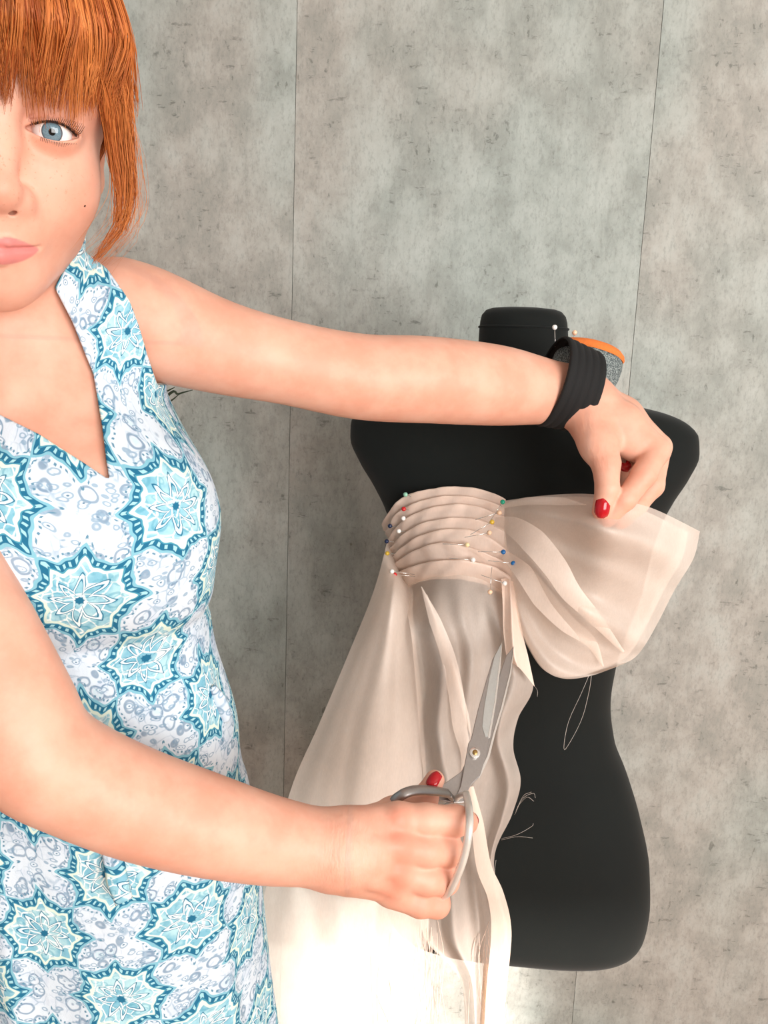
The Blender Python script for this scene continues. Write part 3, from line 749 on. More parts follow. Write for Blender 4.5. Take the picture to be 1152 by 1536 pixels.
# eyes
for s in (-1, 1):
    bm = bmesh.new(); bmesh.ops.create_uvsphere(bm, u_segments=40, v_segments=24, radius=0.0124 * HS)
    me = bpy.data.meshes.new('eyeball'); bm.to_mesh(me); bm.free()
    e = link_mesh('eyeball', me, M_EYE)
    look = CAM - H(s * EYE, .0125, 0); look /= np.linalg.norm(look)
    ez = hz - (hz @ look) * look; ez /= np.linalg.norm(ez); exx = np.cross(-look, ez)
    mw = Matrix.Identity(4); c = H(s * EYE, .0128, 0)
    for i in range(3): mw[i][0], mw[i][1], mw[i][2], mw[i][3] = exx[i], -look[i], ez[i], c[i]
    loc, rot, sc = mw.decompose(); e.location = loc; e.rotation_euler = rot.to_euler()
    attach(e, body)
    L = []
    for j in range(30):
        t = -0.9 + 1.85 * j / 29; x = t * .0145
        zt = .0060 * (1 - ((x + .001) / .0152) ** 2) + 0.0006 * (x / .015)
        yy = .0125 - math.sqrt(max(.0142 ** 2 - x * x - zt * zt, 1e-6))
        ln = (.0045 + .0035 * max(t, 0)) * random.uniform(.8, 1.1)
        a = np.array((s * x, yy - .0002, zt)); fan = s * (.0025 + .006 * t) * 0.6
        b = a + np.array((fan * .5, -ln * .75, ln * .15)); c2 = a + np.array((fan, -ln * 1.0, ln * .75))
        L.append(tube_data([H(*a), H(*b), H(*c2)], [.00030, .00022, .00007], 4))
    for j in range(22):
        t = -0.5 + 1.4 * j / 21; x = t * .0145; zt = -.0050 * (1 - ((x - .001) / .0150) ** 2)
        yy = .0125 - math.sqrt(max(.0143 ** 2 - x * x - zt * zt, 1e-6)); ln = .0035 * random.uniform(.7, 1.1)
        a = np.array((s * x, yy, zt - .0004)); c2 = a + np.array((s * .0015 * t, -ln * .6, -ln * .7))
        L.append(tube_data([H(*a), H(*c2)], [.00018, .00006], 4))
    # lash line
    lp = []
    for t in np.linspace(-.75, 1.0, 16):
        x = t * .0146; zt = .0061 * (1 - ((x + .001) / .0152) ** 2) + .0006 * (x / .015)
        lp.append(H(s * x if False else s * x, .0125 - math.sqrt(max(.01435 ** 2 - x * x - zt * zt, 1e-6)) - .0001, zt))
    lp = [np.array(q) for q in lp]
    L.append(tube_data(lp, .00065, 5))
    L = [([v + HS * (HM @ np.array((s * EYE, 0, 0))) for v in vv], ff) for vv, ff in L]
    v_, f_ = join_parts(L); mesh_obj('eyelashes', v_, f_, M_LASH, body)
    B_ = []
    for j in range(46):
        t = random.random(); x = .012 + .036 * t; z0 = .0195 + .006 * math.sin(min(t * 2.6, 2.2)) - .004 * max(t - .6, 0) + random.gauss(0, .0013) * (1.2 - t)
        y0 = .0015 + 14 * (x - .012) ** 2
        a = H(s * x, y0 + .002, z0); b = H(s * (x + .006), y0 + .0005 + .004 * t, z0 + .0015 - .003 * t)
        B_.append(tube_data([a, b], [.00022, .0001], 4))
    v_, f_ = join_parts(B_); mesh_obj('eyebrow', v_, f_, M_BROW, body)

# nails
def nail(c, tip_dir, normal, wid, lng, parent):
    c = np.array(c); t = tip_dir / np.linalg.norm(tip_dir); n = normal - (normal @ t) * t; n /= np.linalg.norm(n); sd_ = np.cross(t, n)
    V, F = [], []; NU, NV = 9, 9
    for j in range(NV):
        v = -1 + 2 * j / (NV - 1)
        hw_ = wid / 2 * (1 - 0.35 * max(v, 0) ** 3 - 0.25 * max(-v, 0) ** 3)
        if abs(v) > .99: hw_ *= .72
        for i in range(NU):
            u = -1 + 2 * i / (NU - 1)
            V.append(c + t * (v * lng / 2) + sd_ * (u * hw_) - n * (wid * .30 * u * u + lng * .10 * v * v))
    for j in range(NV - 1):
        for i in range(NU - 1): F.append((j * NU + i, j * NU + i + 1, (j + 1) * NU + i + 1, (j + 1) * NU + i))
    o = mesh_obj('fingernail', V, F, M_NAIL, parent)
    md = o.modifiers.new('thickness', 'SOLIDIFY'); md.thickness = 0.0009; md.offset = 0
    return o
def vdir(a, b): return P(*b) - P(*a)
nail(P(899, 762, .768) - Fw * .0104, vdir((906, 735, .765), (900, 772, .768)), -Fw - 0.25 * Rt, .0130, .0190, body)
nail(P(940, 702, .803), vdir((946, 722, .825), (940, 703, .815)), -Fw - .2 * Rt, .010, .011, body)
nail(P(649, 1166, .6990), vdir((636, 1195, .694), (652, 1167, .704)), -Fw - 0.75 * Rt, .0115, .0135, body)
nail(P(717.5, 1232, .676), vdir((700, 1233, .664), (701, 1234, .69)), Rt - .35 * Fw, .0115, .014, body)

# ------------------------------------------------------------------ dress
DTOP = Group(torso_pr + [neck[0]] + chain([arm_l[0], (-60, 480, .62, .036)], .03))
NECKLINE = [(112, 374), (92, 412), (82, 432), (108, 482), (140, 562), (153, 640), (159, 690), (164, 720), (130, 697), (60, 652), (0, 622), (-160, 560), (-260, 420), (-260, 150), (118, 150)]
ARMHOLE = [(128, 378), (160, 402), (194, 450), (209, 490), (221, 532), (236, 577), (300, 574), (700, 560), (700, 100), (140, 100)]
ARMHOLE_R = [(-330, 420), (-300, 560), (-250, 700), (-200, 800), (-900, 800), (-900, 400)]
def dress_ev(p, bc=None, br=None):
    outer = DTOP.ev(p, bc, br) - 0.0062
    sk = loft(p, 0.006, 0.006)
    zt = np.clip((1.08 - p[:, 2]) / 0.05, 0, 1)
    d = smin(outer, np.where(zt > 0, sk, 1.0) + (1 - zt) * 0.02, 0.004)
    # soft wrinkles
    d = d + 0.0011 * np.sin(60 * p[:, 2] + 38 * p[:, 0]) * np.clip((1.35 - p[:, 2]) / 0.1, 0, 1) * np.clip((p[:, 2] - .95) / 0.1, 0, 1)
    wz = P(250, 945, .66)[2] + 0.10 * (p[:, 0] + 0.2)
    d = d + 0.0022 * np.exp(-((p[:, 2] - wz) / 0.008) ** 2)
    shell = np.maximum(d, -(d + np.where(p[:, 2] < 1.16, 0.009, 0.0038)))
    if bc is not None and bc[2] < 1.13:
        return np.maximum(shell, 0.52 - p[:, 2])
    px, py, zc = proj(p)
    sc = zc / FPX
    cut = np.minimum(np.minimum(poly_sd(NECKLINE, px, py), poly_sd(ARMHOLE, px, py)), poly_sd(ARMHOLE_R, px, py)) * sc
    top = p[:, 2] - 1.62; bot = 0.52 - p[:, 2]
    return np.maximum(np.maximum(shell, -cut), np.maximum(top, bot))
Vd, Qd = polygonize(dress_ev, (-0.55, 0.36, 0.50), (0.0, 1.0, 1.145), 0.0032, 12, 2.6)
V2, Q2 = polygonize(dress_ev, (-0.42, 0.36, 1.14), (-0.05, 0.86, 1.60), 0.0018, 12)
Vd, Qd = compact(np.concatenate([Vd, V2]), np.concatenate([Qd, Q2 + len(Vd)]))
dress = big_mesh('dress', Vd, Qd, M_DRESS, woman)
_c = TT[np.clip(((Vd[:, 2] - TZ[0]) * TI + 0.5).astype(int), 0, len(TZ) - 1)]
th = np.arctan2(Vd[:, 0] - _c[:, 0], -(Vd[:, 1] - _c[:, 1]))
uvw = np.stack([th * 0.155 + 0.02, Vd[:, 2] + 0.02 * np.sin(th * 2), np.zeros(len(Vd))], 1).astype(np.float32)
at = dress.data.attributes.new('cloth_uv', 'FLOAT_VECTOR', 'POINT'); at.data.foreach_set('vector', uvw.ravel())
dress['label'] = 'sleeveless wrap dress with blue and white medallion print'

# ------------------------------------------------------------------ hair
def strands_mesh(C, rad, sides=3):
    """C (N,S,3) centre lines -> verts, quads"""
    N, S, _ = C.shape
    T = np.gradient(C, axis=1); T /= np.linalg.norm(T, axis=2, keepdims=True) + 1e-9
    ref = np.array([0.2, 0.5, 0.84]); A = np.cross(T, ref); A /= np.linalg.norm(A, axis=2, keepdims=True) + 1e-9; B = np.cross(T, A)
    V = np.stack([C + rad[..., None] * (math.cos(2 * math.pi * s / sides) * A + math.sin(2 * math.pi * s / sides) * B) for s in range(sides)], 2)
    idx = np.arange(N * S * sides).reshape(N, S, sides); nx = np.roll(idx, -1, axis=2)
    Q = np.stack([idx[:, :-1], nx[:, :-1], nx[:, 1:], idx[:, 1:]], -1).reshape(-1, 4)
    return V.reshape(-1, 3), Q
def many(curves, S):
    """curves (N,K,3) -> (N,S,3), Catmull-Rom"""
    p = np.asarray(curves); K = p.shape[1]
    q = np.concatenate([2 * p[:, :1] - p[:, 1:2], p, 2 * p[:, -1:] - p[:, -2:-1]], 1)
    t = np.linspace(0, K - 1 - 1e-9, S); i = t.astype(int); f = (t - i)[None, :, None]
    a, b, c, d = q[:, i], q[:, i + 1], q[:, i + 2], q[:, i + 3]
    return 0.5 * (2 * b + (c - a) * f + (2 * a - 5 * b + 4 * c - d) * f ** 2 + (3 * b - a - 3 * c + d) * f ** 3)
hair_root = empty('hair', tuple(H(0, .08, .1))); attach(hair_root, woman); hair_root.location = tuple(H(0, .08, .1))
hair_root['label'] = 'copper red hair with a cut fringe and a loose lock by the ear'
def hair_part(name, guides, S, r0, tone, dark):
    C = many(guides, S)
    u = np.linspace(0, 1, S)[None, :]
    rad = r0 * (1.0 - 0.75 * u ** 3) * np.ones((len(C), 1)) * rng.uniform(.6, 1.2, (len(C), 1))
    V, Q = strands_mesh(C, rad)
    o = big_mesh(name, V, Q, M_HAIR, hair_root); o['kind'] = 'stuff'
    c = np.zeros((len(C), S, 3, 4)); c[..., 3] = 1
    c[..., 0] = tone[:, None, None]; c[..., 1] = dark[:, None, None]
    ca = o.data.color_attributes.new('strand', 'FLOAT_COLOR', 'POINT'); ca.data.foreach_set('color', c.astype(np.float32).ravel())
    return o
# fringe
G, tone, dark = [], [], []
for cl in range(150):
    x0 = rng.uniform(-.078, .078); z_end = .0215 + .002 * (abs(x0) / .07) ** 2 + rng.normal(0, .0065) + (0.012 if .018 < x0 < .027 else 0) - (.004 if .008 < x0 < .018 else 0)
    lean = rng.normal(.004, .009); tn = rng.uniform(0, 1); lift = rng.uniform(0, .006)
    for j in range(16):
        x = x0 + rng.normal(0, .0028); e = x + lean + rng.normal(0, .0012)
        f = lambda xx: -.002 + 5.2 * xx * xx
        G.append([H(x * .45 + .004, .075, .150), H(x * .72 + .002, .020 + 3 * x * x - lift, .112), H(x * .95, f(x) - .013 - lift, .070),
                  H(.5 * x + .5 * e, f(e) - .012 - lift * .6, .045), H(e, f(e) - .009 - rng.uniform(0, .003), z_end + rng.normal(0, .004))])
        tone.append(np.clip(tn + rng.normal(0, .2), 0, 1)); dark.append(np.clip(rng.uniform(0, .55) ** 2 * 2 + (.25 if x0 < .02 else 0), 0, .8))
hair_part('fringe', np.array(G), 14, .00042, np.array(tone), np.array(dark))
# side hair and the loose lock
ga = np.array([P(110, -90, .50), P(146, 0, .505), P(168, 70, .51), P(184, 125, .515), P(192, 180, .525), P(197, 240, .533), P(200, 300, .537), P(188, 345, .537), P(146, 388, .536)])
gb = np.array([P(70, -90, .475), P(108, 0, .475), P(134, 70, .485), P(150, 120, .495), P(158, 170, .508), P(164, 220, .52), P(174, 285, .53), P(172, 335, .533), P(138, 392, .535)])
G, tone, dark = [], [], []
for cl in range(60):
    t = rng.uniform(-.08, 1.12); zoff = rng.uniform(-.004, .030); tn = rng.uniform(.1, 1)
    for j in range(14):
        tt = t + rng.normal(0, .09); g = gb + (ga - gb) * tt
        g = g + rng.normal(0, .0011, g.shape) + np.linspace(0, 1, 9)[:, None] * 0
        g = g + (g - CAM) / np.linalg.norm(g - CAM, axis=1)[:, None] * (zoff * np.linspace(1, .2, 9)[:, None])
        cut = rng.uniform(0.58, 1.0) if zoff < .012 else rng.uniform(.5, .8)
        G.append(catmull(g[: max(4, int(round(cut * 9)))], 9)); tone.append(np.clip(tn + rng.normal(0, .2), 0, 1)); dark.append(.35 * rng.uniform(0, 1) + (.3 if zoff > .015 else 0))
hair_part('side_lock', np.array(G), 18, .00040, np.array(tone), np.array(dark))
Gm = (np.array(G) - HO) @ HM; Gm[..., 0] *= -1
hair_part('side_lock', (HO + Gm @ HM.T)[::2], 18, .00040, np.array(tone)[::2], np.array(dark)[::2])
# swept-back hair over the skull
G, tone, dark = [], [], []
for j in range(2600):
    a = rng.uniform(-2.0, 2.0); s0 = math.sin(a)
    q = []
    for k in range(6):
        f = k / 5; el = 1.15 - 1.75 * f * rng.uniform(.9, 1.05)
        r = np.array([.084, .102, .100]) + rng.uniform(-.001, .004)
        ph = a * (0.55 + 0.45 * math.sin(f * 1.6)) + .15
        q.append(H(r[0] * math.cos(el) * math.sin(ph), .088 - r[1] * math.cos(el) * math.cos(ph) * (1 if abs(a) < 1.4 else .6), .045 + r[2] * math.sin(el)))
    G.append(q); tone.append(rng.uniform(0, 1)); dark.append(rng.uniform(0, .6))
G = np.array(G)
lz = ((G - HO) @ HM / HS); ok = ~((lz[:, :, 1] < .050) & (lz[:, :, 2] < .055)).any(1)
hair_part('crown_hair', G[ok], 14, .00042, np.array(tone)[ok], np.array(dark)[ok])
# scalp cap under the strands
V, F = [], []
for i in range(37):
    el = -1.0 + 2.57 * i / 36
    for j in range(48):
        a = 2 * math.pi * j / 48
        V.append((.081 * math.cos(el) * math.sin(a), .088 - .099 * math.cos(el) * math.cos(a), .043 + .097 * math.sin(el)))
for i in range(36):
    for j in range(48):
        f = (i * 48 + j, i * 48 + (j + 1) % 48, (i + 1) * 48 + (j + 1) % 48, (i + 1) * 48 + j)
        c = np.mean([V[q] for q in f], 0)
        if c[2] > .052 or (c[1] > .060 and c[2] > .0) or c[1] > .10: F.append(f)
cap = mesh_obj('scalp_hair', [H(*v) for v in V], F, M_HAIR, hair_root)
# fly-aways
G = []
for j in range(60):
    g = gb + (ga - gb) * rng.uniform(.6, 1.15); g = g[rng.integers(1, 5):]
    g = g + np.cumsum(rng.normal(0, .0022, g.shape), axis=0); G.append(catmull(g, 9))
hair_part('flyaway_hair', np.array(G), 16, .00016, rng.uniform(.4, 1, 60), np.zeros(60))

# tie ends of the wrap dress
for pts, wd in (([(160, 1262, .655), (170, 1290, .652), (176, 1320, .652), (186, 1352, .654)], [.008, .014, .016, .013]), ([(318, 1030, .700), (330, 1050, .705), (337, 1072, .712), (336, 1082, .716)], [.004, .010, .012, .008])):
    c = catmull([P(*p) for p in pts], 24); t = np.gradient(c, axis=0); t /= np.linalg.norm(t, axis=1)[:, None]
    n_ = np.cross(t, rays(c)); w_ = np.interp(np.linspace(0, 1, 24), np.linspace(0, 1, 4), wd) * .5
    G = np.stack([c + n_ * (w_ * q)[:, None] - rays(c) * (.003 * (1 - q * q)) for q in np.linspace(-1, 1, 9)], 1)
    o = grid_obj('tie_end', G, M_DRESS, dress); md = o.modifiers.new('thickness', 'SOLIDIFY'); md.thickness = .0015
    uvt = (G.reshape(-1, 3)[:, [2, 0, 1]] * np.array([1.0, 1.0, 0.0]) + np.array([.03, .05, 0])).astype(np.float32)
    at = o.data.attributes.new('cloth_uv', 'FLOAT_VECTOR', 'POINT'); at.data.foreach_set('vector', uvt.ravel())

# ------------------------------------------------------------------ organza cloth pinned to the form
cloth = tag(empty('organza_fabric', on_form(690, 800, .01)), 'sheer peach organza cloth pleated and pinned across the black dress form', 'fabric')
edges = [[(586, 781), (599, 757), (619, 742), (655, 735.5), (690, 734), (728, 740), (757, 752)],
         [(588, 800), (606, 767), (640, 752), (680, 747), (720, 752), (755, 764)],
         [(590, 815), (609, 784), (640, 767), (680, 760), (715, 763), (754, 778)],
         [(592, 828), (610, 804), (640, 786), (680, 780), (718, 783), (754, 796)],
         [(594, 840), (612, 820), (640, 803), (680, 796), (720, 802), (758, 826)],
         [(597, 850), (614, 834), (640, 821), (672, 815), (712, 825), (764, 846)],
         [(600, 860), (624, 848), (660, 840), (700, 840), (738, 849), (768, 866)],
         [(606, 887), (622, 872), (650, 863.5), (690, 863), (728, 872), (762, 893)]]
def form_pt(px, py, off):
    q = on_form(px, py, off)
    x = px
    while q is None and x < 700: x += 2; q = on_form(x, py, off)
    if x != px and q is not None:      # beyond the form's edge: wrap round it at the same depth
        q = PY(px, py, q[1])
    return q
NP = 40
E = [catmull(e, NP) for e in edges]
for i in range(7):
    rows = []
    for (t, dp, off) in ((0, 2.5, .0035), (0, .6, .0085), (0, -.2, .0105), (.10, 0, .0112), (.35, 0, .0100), (.7, 0, .0082), (1.0, 0, .0058), (1.0, 4.5, .0030)):
        c = E[i] * (1 - t) + E[i + 1] * t
        wob = .0008 * np.sin(np.arange(NP) * .9 + i * 2 + t * 3)
        rows.append([form_pt(x, y + dp, off + wv) for (x, y), wv in zip(c, wob)])
    G = np.array([catmull(r, 48) for r in rows]); G = np.stack([catmull(G[:, j], 20) for j in range(48)], 1)
    grid_obj('pleat', G, M_ORG2, cloth)
def sheet(name, rows, nu, nv, fold, mat, shift=0.0):
    """rows of (px,py,y): y = distance into the room; fold(u,v) pushes the cloth towards the camera"""
    G = grid_surface([[PY(a, b, c + shift) for a, b, c in r] for r in rows], nu, nv)
    u, v = np.meshgrid(np.linspace(0, 1, nu), np.linspace(0, 1, nv))
    G = G - rays(G) * fold(u, v)[..., None]
    return grid_obj(name, G, mat, cloth)
def ridge(x, p=2.2): return (0.5 + 0.5 * np.cos(2 * math.pi * x)) ** p
def fy(px, py, off=.012):
    return float(form_pt(px, py, off)[1])
# right swag, drawn out to the hand
ri = [(757, 751), (756, 768), (756, 788), (757, 810), (760, 833), (766, 858), (764, 889)]
sw_rows = [[(800, 745, .845), (850, 741, .815), (895, 742, .785), (940, 752, .765), (985, 765, .785), (1050, 797, .83)],
           [(798, 762, .83), (850, 772, .795), (905, 786, .757), (950, 795, .765), (1000, 812, .79), (1040, 838, .84)],
           [(798, 795, .825), (850, 818, .80), (905, 838, .775), (950, 850, .785), (985, 866, .81), (1012, 885, .85)],
           [(796, 828, .83), (842, 868, .81), (890, 895, .795), (930, 912, .805), (965, 925, .825), (988, 932, .855)],
           [(794, 862, .835), (830, 908, .815), (870, 938, .805), (906, 955, .815), (940, 967, .83), (966, 970, .855)],
           [(788, 890, .84), (815, 942, .825), (850, 973, .815), (885, 988, .82), (916, 994, .835), (950, 988, .85)],
           [(774, 925, .845), (792, 968, .835), (816, 1004, .83), (846, 1018, .83), (885, 1014, .835), (926, 1000, .845)]]
rows = [[(px, py, fy(px, py))] + r for (px, py), r in zip(ri, sw_rows)]
def swfold(u, v):
    w = v + .05 * np.sin(2.2 * u + .6)
    a = ridge(w * 2.6 + .30, 2.2) * .024 + ridge(w * 5.3 + .75, 3) * .007 * (1 - u)
    return a * np.sin(np.clip(u * 1.25, 0, 1) * math.pi * .66)
sheet('hand_held_swag', rows, 130, 150, swfold, M_ORG)
rows2 = [[(px, py, fy(px, py, .006))] + [(a * .94 + px * .06, b * .95 + py * .05 + 4, c + .03) for a, b, c in r] for (px, py), r in zip(ri, sw_rows)]
sheet('hand_held_swag', rows2, 90, 110, lambda u, v: .014 * np.sin(u * 3) * ridge(v * 2.1 + .1 + .15 * u, 2), M_ORG)
# folded crests that run out of the pleats
def band(name, pts, wid, mat, lift=.0012, n=60):
    c = catmull([PY(*p) for p in pts], n); t = np.gradient(c, axis=0); t /= np.linalg.norm(t, axis=1)[:, None]
    r = rays(c); s = np.cross(t, r); s /= np.linalg.norm(s, axis=1)[:, None]
    w_ = np.interp(np.linspace(0, 1, n), np.linspace(0, 1, len(wid)), wid) * .5
    G = np.stack([c + s * (w_ * q)[:, None] - r * (lift * (1 - q * q)) for q in np.linspace(-1, 1, 7)], 1)
    return grid_obj(name, G, mat, cloth)
band('fold_crest', [(742, 783, fy(742, 783, .016)), (770, 790, .828), (800, 812, .80), (832, 850, .785), (856, 888, .78), (890, 925, .785), (935, 978, .80)], (.010, .020, .026, .024, .020, .014, .003), M_ORG)
band('fold_crest', [(757, 832, fy(757, 832, .016)), (785, 858, .822), (815, 898, .81), (850, 935, .805), (885, 962, .81), (905, 1000, .82)], (.010, .018, .022, .018, .012, .002), M_ORG)
band('fold_crest', [(752, 760, fy(752, 760, .016)), (790, 752, .835), (840, 752, .803), (880, 757, .775)], (.004, .008, .008, .001), M_ORG)
# centre panel hanging from the pleats
cp = [[(598, 878), (640, 864), (680, 862), (722, 869), (764, 893)], [(614, 935), (655, 930), (695, 925), (735, 930), (776, 950)],
      [(622, 1005), (665, 1003), (705, 1000), (752, 1003), (800, 1026)], [(628, 1080), (668, 1080), (705, 1080), (742, 1080), (777, 1078)],
      [(632, 1130), (668, 1130), (705, 1130), (740, 1130), (770, 1122)], [(636, 1178), (670, 1178), (705, 1180), (745, 1178), (781, 1172)],
      [(638, 1235), (670, 1236), (705, 1238), (738, 1236), (768, 1222)], [(640, 1300), (668, 1302), (695, 1302), (722, 1300), (741, 1292)],
      [(634, 1400), (668, 1402), (704, 1400), (732, 1400), (761, 1396)], [(690, 1470), (702, 1470), (718, 1470), (738, 1470), (757, 1470)], [(698, 1570), (708, 1570), (720, 1570), (734, 1570), (750, 1570)]]
cy = [.862, .852, .846, .844, .844, .844, .845, .846, .85, .855, .86]
rows = [[(a, b, (fy(a, b, .008) if i == 0 else y - .012 * math.sin(j * math.pi / 4))) for j, (a, b) in enumerate(r)] for i, (r, y) in enumerate(zip(cp, cy))]
def cfold(u, v):
    g = np.clip(v * 5, 0, 1)
    w = u + .10 * np.sin(4 * v + .5) + .02 * np.sin(23 * v)
    return g * (ridge(w * 1.6 - .55 + .1 * v, 4) * .020 + ridge(w * 3.1 + .2, 2.5) * .006 + .0022 * np.sin(26 * v + 16 * u) * np.sin(11 * u + 14 * v))
sheet('centre_panel', rows, 110, 220, cfold, M_ORG)
# folded selvedge strips by the scissors
sheet('cut_flap', [[(752, 868, fy(752, 868, .014)), (762, 868, fy(762, 868, .016)), (772, 876, fy(772, 876, .014))], [(754, 905, .84), (765, 908, .832), (777, 915, .838)], [(755, 945, .826), (768, 950, .816), (785, 955, .826)],
                   [(759, 980, .815), (773, 985, .806), (793, 988, .82)], [(764, 992, .812), (780, 1003, .806), (802, 1030, .822)]], 24, 50, lambda u, v: .005 * ridge(u * 1.5 + .4 * v, 2), M_ORG2)
band('selvedge', [(706, 1180, .80), (716, 1235, .80), (726, 1300, .802), (744, 1345, .805), (752, 1398, .81), (745, 1480, .812), (738, 1570, .815)], (.006, .013, .016, .018, .022, .022, .02), M_ORG2)
band('selvedge', [(632, 880, .835), (652, 930, .828), (672, 985, .82), (684, 1040, .818), (690, 1090, .818), (698, 1130, .82), (694, 1165, .825)], (.001, .012, .015, .016, .015, .010, .003), M_ORG)
band('selvedge', [(640, 892, .838), (660, 950, .830), (682, 1010, .824), (700, 1075, .822), (706, 1105, .823)], (.001, .004, .006, .005, .001), M_ORG)
# left panel
lp_ = [[(584, 800), (592, 828), (602, 856), (620, 884)], [(561, 885), (580, 890), (600, 897), (620, 935)], [(521, 985), (560, 985), (595, 990), (629, 1010)], [(479, 1085), (530, 1090), (590, 1095), (636, 1100)],
       [(436, 1185), (510, 1195), (580, 1200), (641, 1190)], [(402, 1320), (490, 1330), (570, 1340), (646, 1320)], [(384, 1410), (470, 1425), (560, 1425), (642, 1420)], [(380, 1570), (470, 1570), (560, 1570), (648, 1570)]]
ly_ = [None, .88, .862, .855, .85, .848, .848, .85]
def lrows(sh, inset=0.0):
    out = []
    for i, (r, y) in enumerate(zip(lp_, ly_)):
        rr = []
        for j, (a, b) in enumerate(r):
            yy = fy(a, b, .010 + .004 * j) if i == 0 else y - .02 * math.sin(j * math.pi / 3) + .03 * (j == 0) * (1 - i / 8)
            rr.append((a + inset * (0 if j == 0 else 12 * (i / 7)), b, yy + sh))
        out.append(rr)
    return out
def lfold(u, v, ph=0.0):
    g = np.clip(.15 + v * 2, 0, 1); w = u + .05 * np.sin(3 * v + ph)
    return g * (ridge(w * 1.7 + ph, 1.5) * .012 + ridge(w * 3.3 + .4 + ph, 2) * .003)
sheet('hanging_panel', lrows(0), 100, 200, lambda u, v: lfold(u, v), M_ORG)
sheet('hanging_panel', lrows(.022, -1), 80, 160, lambda u, v: lfold(u, v, 1.7), M_ORG)
# loose and frayed threads
def thread(name, pts, r=.00017, n=30, parent=None):
    v_, f_ = tube_data(catmull([PY(*p) for p in pts], n), r, 4); return mesh_obj(name, v_, f_, M_THREAD, parent or cloth)
thread('loose_thread', [(884, 1012, .83), (872, 1040, .83), (852, 1085, .835), (846, 1124, .84), (858, 1108, .838), (874, 1075, .835), (884, 1035, .83), (887, 1014, .828)])
for a in ([(772, 1222, .846), (784, 1198, .83), (800, 1190, .825), (803, 1197, .823)], [(774, 1216, .846), (785, 1194, .832), (797, 1188, .827)], [(776, 1210, .846), (790, 1196, .83), (801, 1202, .826)],
          [(752, 1258, .848), (775, 1252, .83), (797, 1240, .826), (800, 1235, .824)], [(752, 1260, .848), (776, 1255, .83), (799, 1257, .826)], [(744, 1290, .848), (742, 1305, .84), (743, 1318, .838)], [(801, 1028, .846), (806, 1036, .838), (806, 1045, .836)]):
    thread('frayed_thread', a, .00013, 16)
V, F = [], []
fr_parts = []
for j in range(70):
    x0 = random.choice((random.gauss(552, 14), random.gauss(735, 12), random.gauss(640, 10))); y0 = random.uniform(1380, 1440); yy = .835 + random.uniform(-.01, .01)
    fr_parts.append(tube_data(catmull([PY(x0, y0, yy), PY(x0 + random.gauss(0, 6), y0 + 60, yy - .004), PY(x0 + random.gauss(0, 10), y0 + 150, yy)], 10), .00030, 3))
v_, f_ = join_parts(fr_parts); o = mesh_obj('frayed_fringe', v_, f_, M_ORG2, cloth); o['kind'] = 'stuff'

# ------------------------------------------------------------------ sewing pins
def ball(r, seg=14):
    bm = bmesh.new(); bmesh.ops.create_uvsphere(bm, u_segments=seg, v_segments=seg // 2 + 1, radius=r); me = bpy.data.meshes.new('pin_head'); bm.to_mesh(me); bm.free(); return me
PINM = {}
for nm, hx_ in (('green', '#1f9a78'), ('mint', '#8fc7ae'), ('red', '#c81f22'), ('white', '#f3efea'), ('navy', '#1b2848'), ('blue', '#1f68a8'), ('yellow', '#d8b23c'), ('peach', '#eec6a4'), ('cream', '#efd9a8')):
    PINM[nm] = simple('pin_' + nm, hx_, 0.25, grain=0.02, bump=0)
def pin(pos, direction, cname, label, ln=.026, r=.0026):
    """direction: from the head towards the point of the pin"""
    d = np.array(direction, float); d /= np.linalg.norm(d)
    e = tag(empty('sewing_pin', pos), label, 'pin', 'ball-headed sewing pins')
    me = ball(r); me.materials.append(PINM[cname]); h = link_mesh('pin_head', me, None); h.location = tuple(pos); attach(h, e)
    h.matrix_parent_inverse = world_of(e).inverted()
    v_, f_ = tube_data([np.array(pos) + d * .001, np.array(pos) + d * ln], .00035, 6); mesh_obj('pin_shaft', v_, f_, M_EDGE, e)
PINS = [(619, 742, 'mint', 'pale green pin head at the upper left edge of the pleats', (1, .35)),
        (619, 762, 'red', 'red pin head below the pale green one on the left of the pleats', (1, .2)),
        (619, 776, 'white', 'white pin head just under the red one on the left pleats', (1, .1)),
        (614, 794, 'white', 'second white pin down in the left column on the pleats', (1, .1)),
        (585, 789, 'navy', 'upper of the two dark blue pins at the left edge of the cloth', (1, .1)),
        (580, 812, 'navy', 'lower of the two dark blue pins at the left edge of the cloth', (1, .1)),
        (581, 830, 'yellow', 'yellow pin at the left edge of the cloth below dark blue ones', (1, .1)),
        (588, 857, 'white', 'white pin head at the lower left corner of the pleats', (1, .15)),
        (592, 862, 'red', 'dark red pin head at the lower left corner of the pleats', (1, .1)),
        (754, 753, 'green', 'deep green pin head at the upper right corner of the pleats', (-.5, .8)),
        (749, 769, 'peach', 'peach pin below the deep green pin on the right of the pleats', (-1, .3)),
        (738, 783, 'yellow', 'yellow pin at the right end of the second pleat', (-1, .6)),
        (734, 799, 'peach', 'peach pin below the yellow one at right end of the pleats', (-1, .2)),
        (701, 820, 'cream', 'cream pin lying along the middle of the pleats', (-1, -.03)),
        (709, 840, 'white', 'white pin lying along the lower middle of the pleats', (-1, -.06)),
        (755, 828, 'blue', 'upper of the two bright blue pins at right of the pleats', (-1, .0)),
        (770, 845, 'blue', 'lower of the two bright blue pins at right of the pleats', (-1, -.1)),
        (757, 875, 'white', 'white pin at the lower right corner of the pleats', (-1, -.35)),
        (735, 888, 'peach', 'lowest peach pin hanging under the right end of the pleats', (.1, -1))]
